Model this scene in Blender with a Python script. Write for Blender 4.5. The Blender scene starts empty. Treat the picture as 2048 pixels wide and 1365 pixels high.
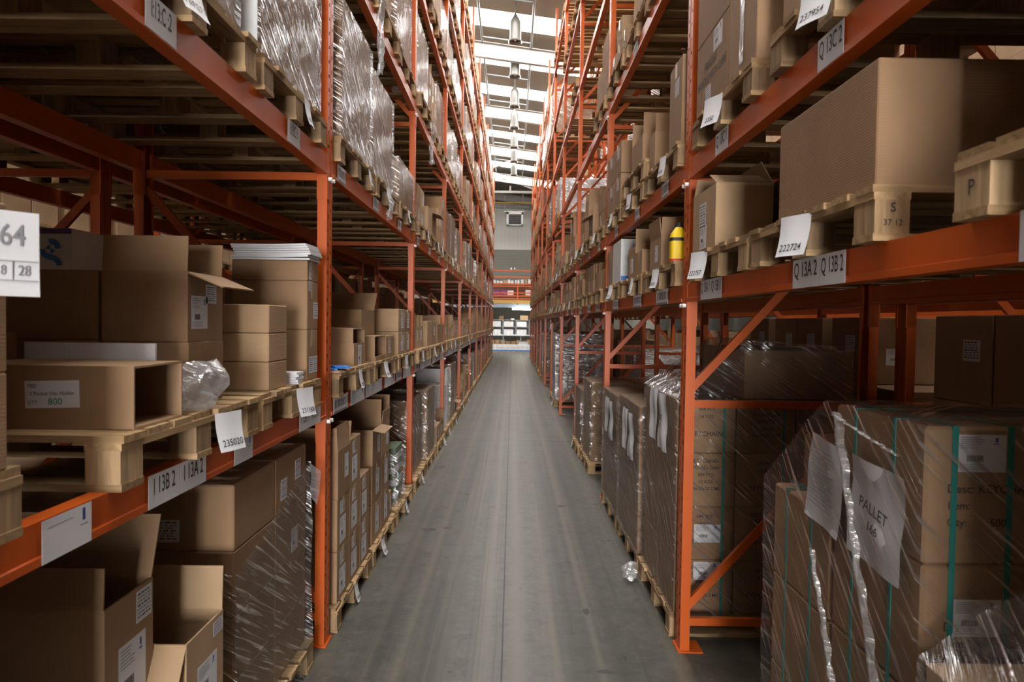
import bpy, bmesh, math, random
from mathutils import Vector, Matrix, Euler, noise

random.seed(13)
R = random.uniform
scene = bpy.context.scene
C = scene.collection

# ------------------------------------------------------------------ camera, world, exposure
FPX = 1365.0
EYE = 1.897
cam_data = bpy.data.cameras.new('camera')
cam = bpy.data.objects.new('camera', cam_data); C.objects.link(cam)
cam_data.sensor_width = 36.0
cam_data.lens = 36.0 * FPX / 2048.0
cam_data.clip_start = 0.05; cam_data.clip_end = 200
yaw, pitch, roll = 0.0002, -0.0272, 0.0145
fwd = Vector((math.sin(yaw)*math.cos(pitch), math.cos(yaw)*math.cos(pitch), math.sin(pitch)))
rgt = Vector((math.cos(yaw), -math.sin(yaw), 0)); upv = rgt.cross(fwd)
r2 = math.cos(roll)*rgt + math.sin(roll)*upv; u2 = -math.sin(roll)*rgt + math.cos(roll)*upv
cam.matrix_world = Matrix(((r2.x, u2.x, -fwd.x, 0), (r2.y, u2.y, -fwd.y, 0), (r2.z, u2.z, -fwd.z, EYE), (0, 0, 0, 1)))
cam_data.dof.use_dof = True; cam_data.dof.focus_distance = 4.6; cam_data.dof.aperture_fstop = 4.5
scene.camera = cam

world = bpy.data.worlds.new('world'); scene.world = world; world.use_nodes = True
world.node_tree.nodes['Background'].inputs[0].default_value = (0.75, 0.82, 0.92, 1)
world.node_tree.nodes['Background'].inputs[1].default_value = 1.0
SKYLIGHT = 17.0          # daylight coming through the translucent roof sheets
# added rear area light for the brightness from behind; its goods door is assumed
rear_l = bpy.data.lights.new('added_rear_light', 'AREA'); rear_l.shape = 'RECTANGLE'; rear_l.size = 5.0; rear_l.size_y = 3.9
rear_l.energy = 3400; rear_l.color = (1.0, 0.98, 0.96)
rear_o = bpy.data.objects.new('added_rear_light', rear_l); C.objects.link(rear_o)
rear_o.location = (0, -16.95, 2.0); rear_o.rotation_euler = (math.radians(90), 0, 0)
scene.view_settings.view_transform = 'Standard'
scene.view_settings.look = 'None'
scene.view_settings.gamma = 1.0
scene.view_settings.use_curve_mapping = False
scene.view_settings.exposure = 0.52
scene.cycles.use_denoising = True
scene.cycles.use_light_tree = False
scene.cycles.max_bounces = 4
scene.cycles.diffuse_bounces = 2
scene.cycles.glossy_bounces = 2
scene.cycles.transparent_max_bounces = 8
scene.cycles.adaptive_threshold = 0.04

# ------------------------------------------------------------------ materials
MATS = {}
def mat_new(name):
    m = bpy.data.materials.new(name); m.use_nodes = True
    nt = m.node_tree; b = nt.nodes['Principled BSDF']; MATS[name] = m
    return m, nt, b
def N(nt, t, **k):
    n = nt.nodes.new(t)
    for a, v in k.items(): setattr(n, a, v)
    return n
def plain(name, col, rough=0.6, metal=0.0, spec=0.4, var=0.0, bump=0.0, bscale=60.0):
    m, nt, b = mat_new(name)
    b.inputs['Roughness'].default_value = rough; b.inputs['Metallic'].default_value = metal
    b.inputs['Specular IOR Level'].default_value = spec
    tc = N(nt, 'ShaderNodeTexCoord'); nz = N(nt, 'ShaderNodeTexNoise'); nz.inputs['Scale'].default_value = bscale*0.12
    nz.inputs['Detail'].default_value = 4
    nt.links.new(tc.outputs['Object'], nz.inputs['Vector'])
    mx = N(nt, 'ShaderNodeMix', data_type='RGBA')
    d = max(var, 0.04)
    mx.inputs['A'].default_value = tuple(c*(1-d) for c in col)+(1,)
    mx.inputs['B'].default_value = tuple(min(1, c*(1+d)) for c in col)+(1,)
    nt.links.new(nz.outputs['Fac'], mx.inputs['Factor'])
    nt.links.new(mx.outputs['Result'], b.inputs['Base Color'])
    if bump:
        n2 = N(nt, 'ShaderNodeTexNoise'); n2.inputs['Scale'].default_value = bscale
        nt.links.new(tc.outputs['Object'], n2.inputs['Vector'])
        bp = N(nt, 'ShaderNodeBump'); bp.inputs['Strength'].default_value = bump; bp.inputs['Distance'].default_value = 0.01
        nt.links.new(n2.outputs['Fac'], bp.inputs['Height']); nt.links.new(bp.outputs['Normal'], b.inputs['Normal'])
    return m
def card_mat(name, ca, cb, island=False):
    m, nt, b = mat_new(name)
    b.inputs['Roughness'].default_value = 0.72; b.inputs['Specular IOR Level'].default_value = 0.25
    rnd = N(nt, 'ShaderNodeNewGeometry').outputs['Random Per Island'] if island else N(nt, 'ShaderNodeObjectInfo').outputs['Random']
    tc = N(nt, 'ShaderNodeTexCoord')
    mx = N(nt, 'ShaderNodeMix', data_type='RGBA'); mx.inputs['A'].default_value = ca+(1,); mx.inputs['B'].default_value = cb+(1,)
    nt.links.new(rnd, mx.inputs['Factor'])
    nz = N(nt, 'ShaderNodeTexNoise'); nz.inputs['Scale'].default_value = 5; nz.inputs['Detail'].default_value = 5
    nt.links.new(tc.outputs['Object'], nz.inputs['Vector'])
    mp = N(nt, 'ShaderNodeMapRange'); mp.inputs['From Min'].default_value = 0.3; mp.inputs['From Max'].default_value = 0.7
    mp.inputs['To Min'].default_value = 0.88; mp.inputs['To Max'].default_value = 1.07
    nt.links.new(nz.outputs['Fac'], mp.inputs['Value'])
    mu = N(nt, 'ShaderNodeVectorMath', operation='SCALE')
    nt.links.new(mx.outputs['Result'], mu.inputs[0]); nt.links.new(mp.outputs['Result'], mu.inputs['Scale'])
    nt.links.new(mu.outputs['Vector'], b.inputs['Base Color'])
    wv = N(nt, 'ShaderNodeTexWave', bands_direction='Z'); wv.inputs['Scale'].default_value = 38; wv.inputs['Distortion'].default_value = 0.6
    nt.links.new(tc.outputs['Object'], wv.inputs['Vector'])
    bp = N(nt, 'ShaderNodeBump'); bp.inputs['Strength'].default_value = 0.07; bp.inputs['Distance'].default_value = 0.004
    nt.links.new(wv.outputs['Fac'], bp.inputs['Height']); nt.links.new(bp.outputs['Normal'], b.inputs['Normal'])
    return m
def wood_mat(name, ca, cb, cc, axis=0):
    m, nt, b = mat_new(name)
    b.inputs['Roughness'].default_value = 0.85; b.inputs['Specular IOR Level'].default_value = 0.15
    oi = N(nt, 'ShaderNodeObjectInfo'); ge = N(nt, 'ShaderNodeNewGeometry'); tc = N(nt, 'ShaderNodeTexCoord')
    ad = N(nt, 'ShaderNodeMath', operation='ADD'); nt.links.new(oi.outputs['Random'], ad.inputs[0]); nt.links.new(ge.outputs['Random Per Island'], ad.inputs[1])
    fr = N(nt, 'ShaderNodeMath', operation='FRACT'); nt.links.new(ad.outputs[0], fr.inputs[0])
    rp = N(nt, 'ShaderNodeValToRGB'); e = rp.color_ramp.elements
    e[0].color = ca+(1,); e[1].color = cc+(1,); x = e.new(0.5); x.color = cb+(1,)
    nt.links.new(fr.outputs[0], rp.inputs['Fac'])
    mpg = N(nt, 'ShaderNodeMapping'); s = [26, 26, 26]; s[axis] = 2.0; mpg.inputs['Scale'].default_value = s
    va = N(nt, 'ShaderNodeVectorMath', operation='ADD'); nt.links.new(tc.outputs['Object'], va.inputs[0]); nt.links.new(ad.outputs[0], va.inputs[1])
    nt.links.new(va.outputs[0], mpg.inputs['Vector'])
    nz = N(nt, 'ShaderNodeTexNoise'); nz.inputs['Scale'].default_value = 1.6; nz.inputs['Detail'].default_value = 6; nz.inputs['Distortion'].default_value = 0.7
    nt.links.new(mpg.outputs[0], nz.inputs['Vector'])
    mp = N(nt, 'ShaderNodeMapRange'); mp.inputs['From Min'].default_value = 0.3; mp.inputs['From Max'].default_value = 0.7
    mp.inputs['To Min'].default_value = 0.62; mp.inputs['To Max'].default_value = 1.15
    nt.links.new(nz.outputs['Fac'], mp.inputs['Value'])
    mu = N(nt, 'ShaderNodeVectorMath', operation='SCALE'); nt.links.new(rp.outputs['Color'], mu.inputs[0]); nt.links.new(mp.outputs['Result'], mu.inputs['Scale'])
    nt.links.new(mu.outputs[0], b.inputs['Base Color'])
    bp = N(nt, 'ShaderNodeBump'); bp.inputs['Strength'].default_value = 0.3; bp.inputs['Distance'].default_value = 0.004
    nt.links.new(nz.outputs['Fac'], bp.inputs['Height']); nt.links.new(bp.outputs['Normal'], b.inputs['Normal'])
    return m
def film_mat(name, base, amount, tint=(0.93, 0.93, 0.93), ang=0.75, op='ADD', gloss=0.86):
    m = bpy.data.materials.new(name); m.use_nodes = True; MATS[name] = m; nt = m.node_tree
    nt.nodes.remove(nt.nodes['Principled BSDF']); out = nt.nodes['Material Output']
    tc = N(nt, 'ShaderNodeTexCoord'); sx = N(nt, 'ShaderNodeSeparateXYZ'); nt.links.new(tc.outputs['Object'], sx.inputs[0])
    ad = N(nt, 'ShaderNodeMath', operation=op); nt.links.new(sx.outputs[0], ad.inputs[0]); nt.links.new(sx.outputs[1], ad.inputs[1])
    cb = N(nt, 'ShaderNodeCombineXYZ'); nt.links.new(ad.outputs[0], cb.inputs[0]); nt.links.new(sx.outputs[2], cb.inputs[1])
    mp = N(nt, 'ShaderNodeMapping'); mp.inputs['Rotation'].default_value = (0, 0, ang); nt.links.new(cb.outputs[0], mp.inputs['Vector'])
    sc = N(nt, 'ShaderNodeVectorMath', operation='MULTIPLY'); sc.inputs[1].default_value = (2.6, 60.0, 1); nt.links.new(mp.outputs[0], sc.inputs[0])
    nz = N(nt, 'ShaderNodeTexNoise'); nz.inputs['Scale'].default_value = 1; nz.inputs['Detail'].default_value = 2.0; nz.inputs['Distortion'].default_value = 0.4
    nt.links.new(sc.outputs[0], nz.inputs['Vector'])
    n2 = N(nt, 'ShaderNodeTexNoise'); n2.inputs['Scale'].default_value = 9; n2.inputs['Detail'].default_value = 1; nt.links.new(tc.outputs['Object'], n2.inputs['Vector'])
    r = N(nt, 'ShaderNodeMapRange'); r.inputs['From Min'].default_value = 0.55; r.inputs['From Max'].default_value = 0.73
    r.inputs['To Min'].default_value = base; r.inputs['To Max'].default_value = amount; nt.links.new(nz.outputs['Fac'], r.inputs['Value'])
    lw = N(nt, 'ShaderNodeLayerWeight'); lw.inputs['Blend'].default_value = 0.22
    lm_ = N(nt, 'ShaderNodeMath', operation='MULTIPLY'); nt.links.new(lw.outputs['Fresnel'], lm_.inputs[0]); lm_.inputs[1].default_value = 0.28
    la = N(nt, 'ShaderNodeMath', operation='ADD', use_clamp=True); nt.links.new(r.outputs[0], la.inputs[0]); nt.links.new(lm_.outputs[0], la.inputs[1])
    hm = N(nt, 'ShaderNodeMath', operation='ADD'); nt.links.new(nz.outputs['Fac'], hm.inputs[0]); nt.links.new(n2.outputs['Fac'], hm.inputs[1])
    bp = N(nt, 'ShaderNodeBump'); bp.inputs['Strength'].default_value = 0.75; bp.inputs['Distance'].default_value = 0.03; nt.links.new(hm.outputs[0], bp.inputs['Height'])
    gl = N(nt, 'ShaderNodeBsdfGlossy'); gl.inputs['Roughness'].default_value = 0.14; gl.inputs['Color'].default_value = (1, 1, 1, 1); nt.links.new(bp.outputs[0], gl.inputs['Normal'])
    df = N(nt, 'ShaderNodeBsdfDiffuse'); df.inputs['Color'].default_value = (0.75, 0.75, 0.76, 1)
    m1 = N(nt, 'ShaderNodeMixShader'); m1.inputs[0].default_value = gloss; nt.links.new(df.outputs[0], m1.inputs[1]); nt.links.new(gl.outputs[0], m1.inputs[2])
    tr = N(nt, 'ShaderNodeBsdfTransparent'); tr.inputs['Color'].default_value = tint+(1,)
    m2 = N(nt, 'ShaderNodeMixShader'); nt.links.new(la.outputs[0], m2.inputs[0]); nt.links.new(tr.outputs[0], m2.inputs[1]); nt.links.new(m1.outputs[0], m2.inputs[2])
    nt.links.new(m2.outputs[0], out.inputs['Surface'])
    return m
def emit_mat(name, col, s):
    m = bpy.data.materials.new(name); m.use_nodes = True; MATS[name] = m; nt = m.node_tree
    nt.nodes.remove(nt.nodes['Principled BSDF'])
    e = N(nt, 'ShaderNodeEmission'); e.inputs[0].default_value = col+(1,); e.inputs[1].default_value = s
    nt.links.new(e.outputs[0], nt.nodes['Material Output'].inputs['Surface']); return m

card_mat('card', (0.335, 0.212, 0.120), (0.275, 0.165, 0.090))
card_mat('card_light', (0.42, 0.285, 0.165), (0.375, 0.245, 0.14))
card_mat('card_many', (0.36, 0.235, 0.135), (0.25, 0.155, 0.085), True)
card_mat('card_white', (0.66, 0.66, 0.66), (0.6, 0.6, 0.6))
plain('orange', (0.50, 0.088, 0.010), 0.36, 0, 0.4, 0.1)
plain('orange_dark', (0.36, 0.045, 0.018), 0.42, 0, 0.45, 0.1)
plain('paper', (0.62, 0.62, 0.64), 0.6, 0, 0.3)
plain('paper_grey', (0.60, 0.60, 0.61), 0.5, 0, 0.4)
plain('ink', (0.03, 0.03, 0.035), 0.6)
plain('ink_grey', (0.22, 0.22, 0.24), 0.6)
plain('ink_green', (0.02, 0.22, 0.09), 0.6)
plain('ink_blue', (0.03, 0.06, 0.3), 0.6)
plain('blue', (0.02, 0.16, 0.5), 0.45)
plain('purple', (0.1, 0.03, 0.18), 0.5)
plain('strap_teal', (0.02, 0.24, 0.21), 0.35)
plain('tape', (0.42, 0.3, 0.19), 0.25, 0, 0.5)
plain('steel', (0.45, 0.46, 0.46), 0.4, 0.7)
plain('pin_white', (0.8, 0.8, 0.8), 0.4)
plain('white_paint', (0.8, 0.79, 0.76), 0.5)
plain('yellow', (0.75, 0.52, 0.01), 0.4)
plain('ochre', (0.36, 0.21, 0.05), 0.6)
plain('red', (0.5, 0.02, 0.02), 0.5)
plain('black', (0.015, 0.015, 0.015), 0.5)
plain('grey_paint', (0.25, 0.28, 0.3), 0.5)
plain('grey_light', (0.5, 0.52, 0.52), 0.5)
plain('lamp_plastic', (0.09, 0.085, 0.075), 0.3, 0, 0.5)
plain('rafter_paint', (0.30, 0.29, 0.27), 0.5)
plain('rail_grey', (0.10, 0.105, 0.105), 0.45)
plain('roof_sheet', (0.18, 0.162, 0.132), 0.6, 0, 0.3, 0.05)
plain('cladding', (0.66, 0.65, 0.61), 0.5)
plain('wall_plain', (0.27, 0.26, 0.225), 0.8)
plain('blue_grey', (0.2, 0.24, 0.28), 0.5)
plain('green_paper', (0.12, 0.17, 0.1), 0.5)
plain('scuff', (0.045, 0.045, 0.042), 0.5, 0, 0.3, 0.3)
plain('poly_bag', (0.7, 0.7, 0.7), 0.3)
wood_mat('wood', (0.49, 0.33, 0.175), (0.38, 0.247, 0.125), (0.26, 0.17, 0.093), 0)
wood_mat('wood_y', (0.49, 0.33, 0.175), (0.38, 0.247, 0.125), (0.26, 0.17, 0.093), 1)
wood_mat('wood_block', (0.49, 0.335, 0.19), (0.37, 0.247, 0.135), (0.25, 0.17, 0.10), 2)
film_mat('film', 0.06, 0.75)
film_mat('film_heavy', 0.08, 0.9, (0.9, 0.9, 0.9), 0.55)
film_mat('film_r', 0.05, 0.85, op='SUBTRACT')
film_mat('film_heavy_r', 0.11, 0.95, (0.9, 0.9, 0.9), 0.55, 'SUBTRACT')
film_mat('film_bag', 0.34, 0.8, (0.9, 0.9, 0.9), 0.3, 'ADD', 0.55)
film_mat('film_grey', 0.40, 0.75, (0.6, 0.62, 0.66), 0.2)
emit_mat('skylight', (1.0, 0.975, 0.945), SKYLIGHT)
emit_mat('tube_light', (1.0, 0.97, 0.85), 28.0)

def concrete():
    m, nt, b = mat_new('concrete')
    tc = N(nt, 'ShaderNodeTexCoord'); sx = N(nt, 'ShaderNodeSeparateXYZ'); nt.links.new(tc.outputs['Object'], sx.inputs[0])
    def nse(scale, det, vec=None, mapscale=None, rough=0.6):
        n = N(nt, 'ShaderNodeTexNoise'); n.inputs['Scale'].default_value = scale; n.inputs['Detail'].default_value = det; n.inputs['Roughness'].default_value = rough
        if mapscale:
            mp = N(nt, 'ShaderNodeMapping'); mp.inputs['Scale'].default_value = mapscale; nt.links.new(tc.outputs['Object'], mp.inputs['Vector']); nt.links.new(mp.outputs[0], n.inputs['Vector'])
        else: nt.links.new(tc.outputs['Object'], n.inputs['Vector'])
        return n.outputs['Fac']
    def rng(v, a, b_, c, d):
        r = N(nt, 'ShaderNodeMapRange', interpolation_type='SMOOTHSTEP'); r.inputs['From Min'].default_value = a; r.inputs['From Max'].default_value = b_; r.inputs['To Min'].default_value = c; r.inputs['To Max'].default_value = d
        nt.links.new(v, r.inputs['Value']); return r.outputs[0]
    def mixc(f, a, col):
        x = N(nt, 'ShaderNodeMix', data_type='RGBA'); nt.links.new(f, x.inputs['Factor']); nt.links.new(a, x.inputs['A']) if not isinstance(a, tuple) else setattr(x.inputs['A'], 'default_value', a+(1,)); x.inputs['B'].default_value = col+(1,); return x.outputs['Result']
    def mul(a, b_):
        x = N(nt, 'ShaderNodeMath', operation='MULTIPLY'); nt.links.new(a, x.inputs[0])
        if isinstance(b_, float): x.inputs[1].default_value = b_
        else: nt.links.new(b_, x.inputs[1])
        return x.outputs[0]
    def band(c, w):
        q = N(nt, 'ShaderNodeMath', operation='SUBTRACT'); nt.links.new(sx.outputs[0], q.inputs[0]); q.inputs[1].default_value = c
        a = N(nt, 'ShaderNodeMath', operation='ABSOLUTE'); nt.links.new(q.outputs[0], a.inputs[0]); return rng(a.outputs[0], 0.0, w, 1.0, 0.0)
    base = nse(1.7, 8, rough=0.65); fine = nse(14.0, 6, rough=0.7)
    col = mixc(rng(base, 0.3, 0.7, 0, 1), (0.052, 0.052, 0.042), (0.080, 0.077, 0.061))
    col = mixc(rng(fine, 0.42, 0.66, 0.0, 0.55), col, (0.108, 0.101, 0.079))
    col = mixc(rng(nse(5.0, 7, rough=0.75), 0.5, 0.64, 0.0, 0.7), col, (0.036, 0.036, 0.030))
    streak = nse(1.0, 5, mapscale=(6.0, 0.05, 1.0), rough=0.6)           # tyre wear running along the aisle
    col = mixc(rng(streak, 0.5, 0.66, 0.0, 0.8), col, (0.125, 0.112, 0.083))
    streak2 = nse(1.0, 6, mapscale=(11.0, 0.09, 2.0), rough=0.7)
    col = mixc(rng(streak2, 0.53, 0.68, 0.0, 0.7), col, (0.026, 0.026, 0.024))
    for c, w, st in ((-0.43, 0.15, 0.85), (0.40, 0.13, 0.6), (0.64, 0.09, 0.6), (-0.2, 0.05, 0.5), (-0.75, 0.1, 0.5)):
        col = mixc(mul(mul(band(c, w), rng(nse(1.0, 4, mapscale=(9.0, 0.25, 1.0)), 0.35, 0.65, 0.2, 1.0)), st), col, (0.024, 0.024, 0.022))
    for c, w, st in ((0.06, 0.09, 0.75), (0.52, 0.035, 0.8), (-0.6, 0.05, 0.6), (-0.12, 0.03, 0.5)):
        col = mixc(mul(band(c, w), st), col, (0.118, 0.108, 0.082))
    spots = nse(4.5, 3); col = mixc(rng(spots, 0.68, 0.73, 0.0, 0.75), col, (0.022, 0.022, 0.021))
    nt.links.new(col, b.inputs['Base Color'])
    nt.links.new(rng(base, 0.2, 0.8, 0.36, 0.42), b.inputs['Roughness']); b.inputs['Specular IOR Level'].default_value = 0.3
    bp = N(nt, 'ShaderNodeBump'); bp.inputs['Strength'].default_value = 0.06; bp.inputs['Distance'].default_value = 0.006
    nt.links.new(fine, bp.inputs['Height']); nt.links.new(bp.outputs[0], b.inputs['Normal'])
concrete()

# ------------------------------------------------------------------ mesh helpers
class MB:
    def __init__(s): s.v = []; s.f = []; s.m = []
    def box(s, x0, x1, y0, y1, z0, z1, m=0):
        n = len(s.v)
        s.v += [(x0,y0,z0),(x1,y0,z0),(x1,y1,z0),(x0,y1,z0),(x0,y0,z1),(x1,y0,z1),(x1,y1,z1),(x0,y1,z1)]
        s.f += [(n,n+3,n+2,n+1),(n+4,n+5,n+6,n+7),(n,n+1,n+5,n+4),(n+1,n+2,n+6,n+5),(n+2,n+3,n+7,n+6),(n+3,n,n+4,n+7)]; s.m += [m]*6
        return s
    def quad(s, a, b, c, d, m=0):
        n = len(s.v); s.v += [a,b,c,d]; s.f.append((n,n+1,n+2,n+3)); s.m.append(m); return s
    def prism(s, pts, fn, a0, a1, m=0, caps=True):
        """pts 2d profile, fn(p, a) -> 3d"""
        n = len(s.v); k = len(pts)
        s.v += [fn(p, a0) for p in pts] + [fn(p, a1) for p in pts]
        for i in range(k):
            j = (i+1) % k; s.f.append((n+i, n+j, n+k+j, n+k+i)); s.m.append(m)
        if caps:
            s.f += [tuple(n+i for i in reversed(range(k))), tuple(n+k+i for i in range(k))]; s.m += [m, m]
        return s
    def bar(s, p, q, w, h, m=0):
        """rectangular bar from p to q"""
        p, q = Vector(p), Vector(q); d = (q-p).normalized()
        a = d.cross(Vector((0, 1, 0)));
        if a.length < 1e-3: a = d.cross(Vector((1, 0, 0)))
        a.normalize(); b = d.cross(a)
        n = len(s.v)
        for c in (p, q):
            for (i, j) in ((-1,-1),(1,-1),(1,1),(-1,1)): s.v.append(tuple(c + a*(i*w/2) + b*(j*h/2)))
        s.f += [(n,n+3,n+2,n+1),(n+4,n+5,n+6,n+7)] + [(n+i, n+(i+1)%4, n+4+(i+1)%4, n+4+i) for i in range(4)]; s.m += [m]*6
        return s
    def cyl(s, p, q, r, k=10, m=0, r2=None, caps=True):
        p, q = Vector(p), Vector(q); d = (q-p).normalized(); a = d.orthogonal().normalized(); b = d.cross(a); r2 = r if r2 is None else r2
        n = len(s.v)
        for c, rr in ((p, r), (q, r2)):
            for i in range(k):
                t = 2*math.pi*i/k; s.v.append(tuple(c + a*(rr*math.cos(t)) + b*(rr*math.sin(t))))
        for i in range(k):
            j = (i+1) % k; s.f.append((n+i, n+j, n+k+j, n+k+i)); s.m.append(m)
        if caps: s.f += [tuple(n+i for i in reversed(range(k))), tuple(n+k+i for i in range(k))]; s.m += [m, m]
        return s
    def lathe(s, prof, k=16, m=0):
        n = len(s.v)
        for (r, z) in prof:
            for i in range(k):
                t = 2*math.pi*i/k; s.v.append((r*math.cos(t), r*math.sin(t), z))
        for a in range(len(prof)-1):
            for i in range(k):
                j = (i+1) % k; s.f.append((n+a*k+i, n+a*k+j, n+(a+1)*k+j, n+(a+1)*k+i)); s.m.append(m)
        return s
    def grid(s, fn, nu, nv, m=0):
        n = len(s.v)
        for j in range(nv+1):
            for i in range(nu+1): s.v.append(tuple(fn(i/nu, j/nv)))
        for j in range(nv):
            for i in range(nu):
                a = n+j*(nu+1)+i; s.f.append((a, a+1, a+nu+2, a+nu+1)); s.m.append(m)
        return s
    def mesh(s, name, mats, smooth=False):
        me = bpy.data.meshes.new(name); me.from_pydata(s.v, [], s.f)
        for x in mats: me.materials.append(MATS[x])
        me.polygons.foreach_set('material_index', s.m)
        if smooth: me.polygons.foreach_set('use_smooth', [True]*len(s.f))
        me.update(); return me
def link(name, me, parent=None, loc=(0,0,0), rot=(0,0,0), label=None, cat=None, group=None, kind=None, mtx=None):
    o = bpy.data.objects.new(name, me); C.objects.link(o)
    if parent is not None: o.parent = parent
    if mtx is not None: o.matrix_basis = mtx
    else: o.location = loc; o.rotation_euler = rot
    if label: o['label'] = label
    if cat: o['category'] = cat
    if group: o['group'] = group
    if kind: o['kind'] = kind
    return o
CACHE = {}
def cached(key, fn):
    if key not in CACHE: CACHE[key] = fn()
    return CACHE[key]
def chamfer_box(sx, sy, sz, mat, bev=0.004):
    key = ('cb', round(sx,3), round(sy,3), round(sz,3), mat)
    def mk():
        bm = bmesh.new(); bmesh.ops.create_cube(bm, size=1)
        for v in bm.verts: v.co = Vector((v.co.x*sx, v.co.y*sy, (v.co.z+0.5)*sz))
        bmesh.ops.bevel(bm, geom=list(bm.edges), offset=bev, segments=1, affect='EDGES')
        me = bpy.data.meshes.new('carton'); bm.to_mesh(me); bm.free(); me.materials.append(MATS[mat]); return me
    return cached(key, mk)
FACE = {'+x': ((0,1,0),(0,0,1),(1,0,0)), '-x': ((0,-1,0),(0,0,1),(-1,0,0)), '-y': ((1,0,0),(0,0,1),(0,-1,0)), '+y': ((-1,0,0),(0,0,1),(0,1,0)), '+z': ((1,0,0),(0,1,0),(0,0,1))}
def face_mtx(face, pos, sx=1, sy=1, spin=0.0):
    r, u, n = (Vector(a) for a in FACE[face])
    m = Matrix(((r.x,u.x,n.x,pos[0]),(r.y,u.y,n.y,pos[1]),(r.z,u.z,n.z,pos[2]),(0,0,0,1)))
    return m @ Matrix.Rotation(spin, 4, 'Z') @ Matrix.Diagonal((sx, sy, 1, 1))

# ---- lettering: all strings are turned into flat meshes first, while the scene is nearly empty
TEXTS = {}
def make_texts(strings):
    tmp = []
    for t in strings:
        cu = bpy.data.curves.new('lettering', 'FONT'); cu.body = t; cu.size = 1.0; cu.align_x = 'CENTER'; cu.align_y = 'CENTER'; cu.resolution_u = 3; cu.offset = 0.007
        o = bpy.data.objects.new('lettering', cu); C.objects.link(o); tmp.append((t, o, cu))
    bpy.context.view_layer.update(); dg = bpy.context.evaluated_depsgraph_get()
    for t, o, cu in tmp: TEXTS[t] = bpy.data.meshes.new_from_object(o.evaluated_get(dg))
    for t, o, cu in tmp: bpy.data.objects.remove(o); bpy.data.curves.remove(cu)
make_texts(['I 13B 2','I 13A 2','I 13B 1','I 13A 1','I:13:C :2','I:13:C :1','Q 13A 2','Q 13B 2','Q 13A 1','Q 13B 1','Q 13C 2','Q 13C 1',
    '235020','231168','222724','222757','237954','2350','FBD','3 Pocket Disc Holder','QTY','800','64','18','28','FRAGILE','HANDLE WITH CARE','HANDLE',
    'KEYCHAIN','PALLET','166','47','Desc: KEYCHAINS','Item:','Qty:','500','S','37 12','P','EPA','PO NO: 5684', '684 PCS','12 KGS','14 KGS','36x30x30 CMS'])
def text(parent, t, face, pos, height, mat='ink', sx=1.0, spin=0.0, name='lettering'):
    me = cached(('t', t, mat), lambda: (lambda m: (m.materials.clear(), m.materials.append(MATS[mat]), m)[2])(TEXTS[t].copy()))
    return link(name, me, parent, mtx=face_mtx(face, pos, height*1.35*sx, height*1.35, spin))

# ---- printed paper labels
def label_mesh(w, h, var):
    def mk():
        b = MB(); b.box(-w/2, w/2, -h/2, h/2, 0, 0.0006, 0); z = 0.0009
        def bar(u0, u1, v0, v1, m): b.quad((u0*w, v0*h, z), (u1*w, v0*h, z), (u1*w, v1*h, z), (u0*w, v1*h, z), m)
        rng = random.Random(hash((round(w,3), round(h,3), var)) % 9973)
        if var == 'ship':
            for k in range(6):
                v = 0.42-k*0.055; bar(-0.44, -0.44+rng.uniform(0.3, 0.55), v-0.009, v+0.009, 2)
            bar(0.27, 0.33, 0.30, 0.42, 3); bar(0.24, 0.36, 0.24, 0.27, 3)
            u = -0.3
            while u < 0.02: bw = rng.choice((0.010, 0.016, 0.022)); bar(u, u+bw, -0.22, -0.05, 1); u += bw+0.012
            for k in range(3):
                v = -0.3-k*0.06; bar(-0.44, -0.44+rng.uniform(0.3, 0.8), v-0.007, v+0.007, 2)
        elif var == 'text':
            for k in range(7):
                v = 0.38-k*0.12; u = -0.42
                while u < 0.34:
                    l = rng.uniform(0.08, 0.22); bar(u, min(0.42, u+l), v-0.026, v+0.026, 1 if k % 3 == 0 else 2); u += l+0.05
        elif var == 'loc':
            u = -0.4
            for wd in (0.1, 0.0, 0.13, 0.13, 0.16, 0.0, 0.13):
                if wd: bar(u, u+wd*0.35, -0.18, 0.3, 1); bar(u+wd*0.65, u+wd, -0.18, 0.3, 1); bar(u, u+wd, 0.24, 0.3, 1); u += wd
                u += 0.05
            bar(-0.45, 0.45, -0.5, -0.36, 2)
        elif var == 'num':
            for k in range(6): bar(-0.42+k*0.145, -0.42+k*0.145+0.04, -0.42, -0.18, 1); bar(-0.36+k*0.145, -0.36+k*0.145+0.03, -0.42, -0.18, 1)
            bar(-0.35, -0.05, 0.2, 0.34, 2); bar(0.2, 0.34, 0.3, 0.42, 3)
        elif var == 'blank':
            bar(0.3, 0.36, 0.12, 0.42, 3); bar(0.25, 0.42, 0.0, 0.03, 2); bar(-0.4, 0.1, 0.28, 0.30, 2)
        return b.mesh('label', ['paper', 'ink', 'ink_grey', 'ink_blue'])
    return cached(('lab', round(w,3), round(h,3), var), mk)
def add_label(parent, face, pos, w, h, var='ship', name='printed_label', spin=0.0):
    return link(name, label_mesh(w, h, var), parent, mtx=face_mtx(face, pos, 1, 1, spin))

# ------------------------------------------------------------------ words for labels
ORD = ['nearest', 'second', 'third', 'fourth', 'fifth', 'sixth', 'seventh', 'eighth', 'ninth', 'tenth', 'eleventh', 'twelfth']
SHELF = {'A': 'floor level', 'B': 'first shelf', 'C': 'second shelf', 'D': 'third shelf', 'E': 'fourth shelf', 'F': 'fifth shelf', 'G': 'sixth shelf'}
POS = ['near', 'middle', 'far']
def where(side, bay, lev, pos=None):
    return (f'{POS[pos]} pallet, ' if pos is not None else '') + f'{SHELF[lev]}, {ORD[bay]} bay, {side} rack'

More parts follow.
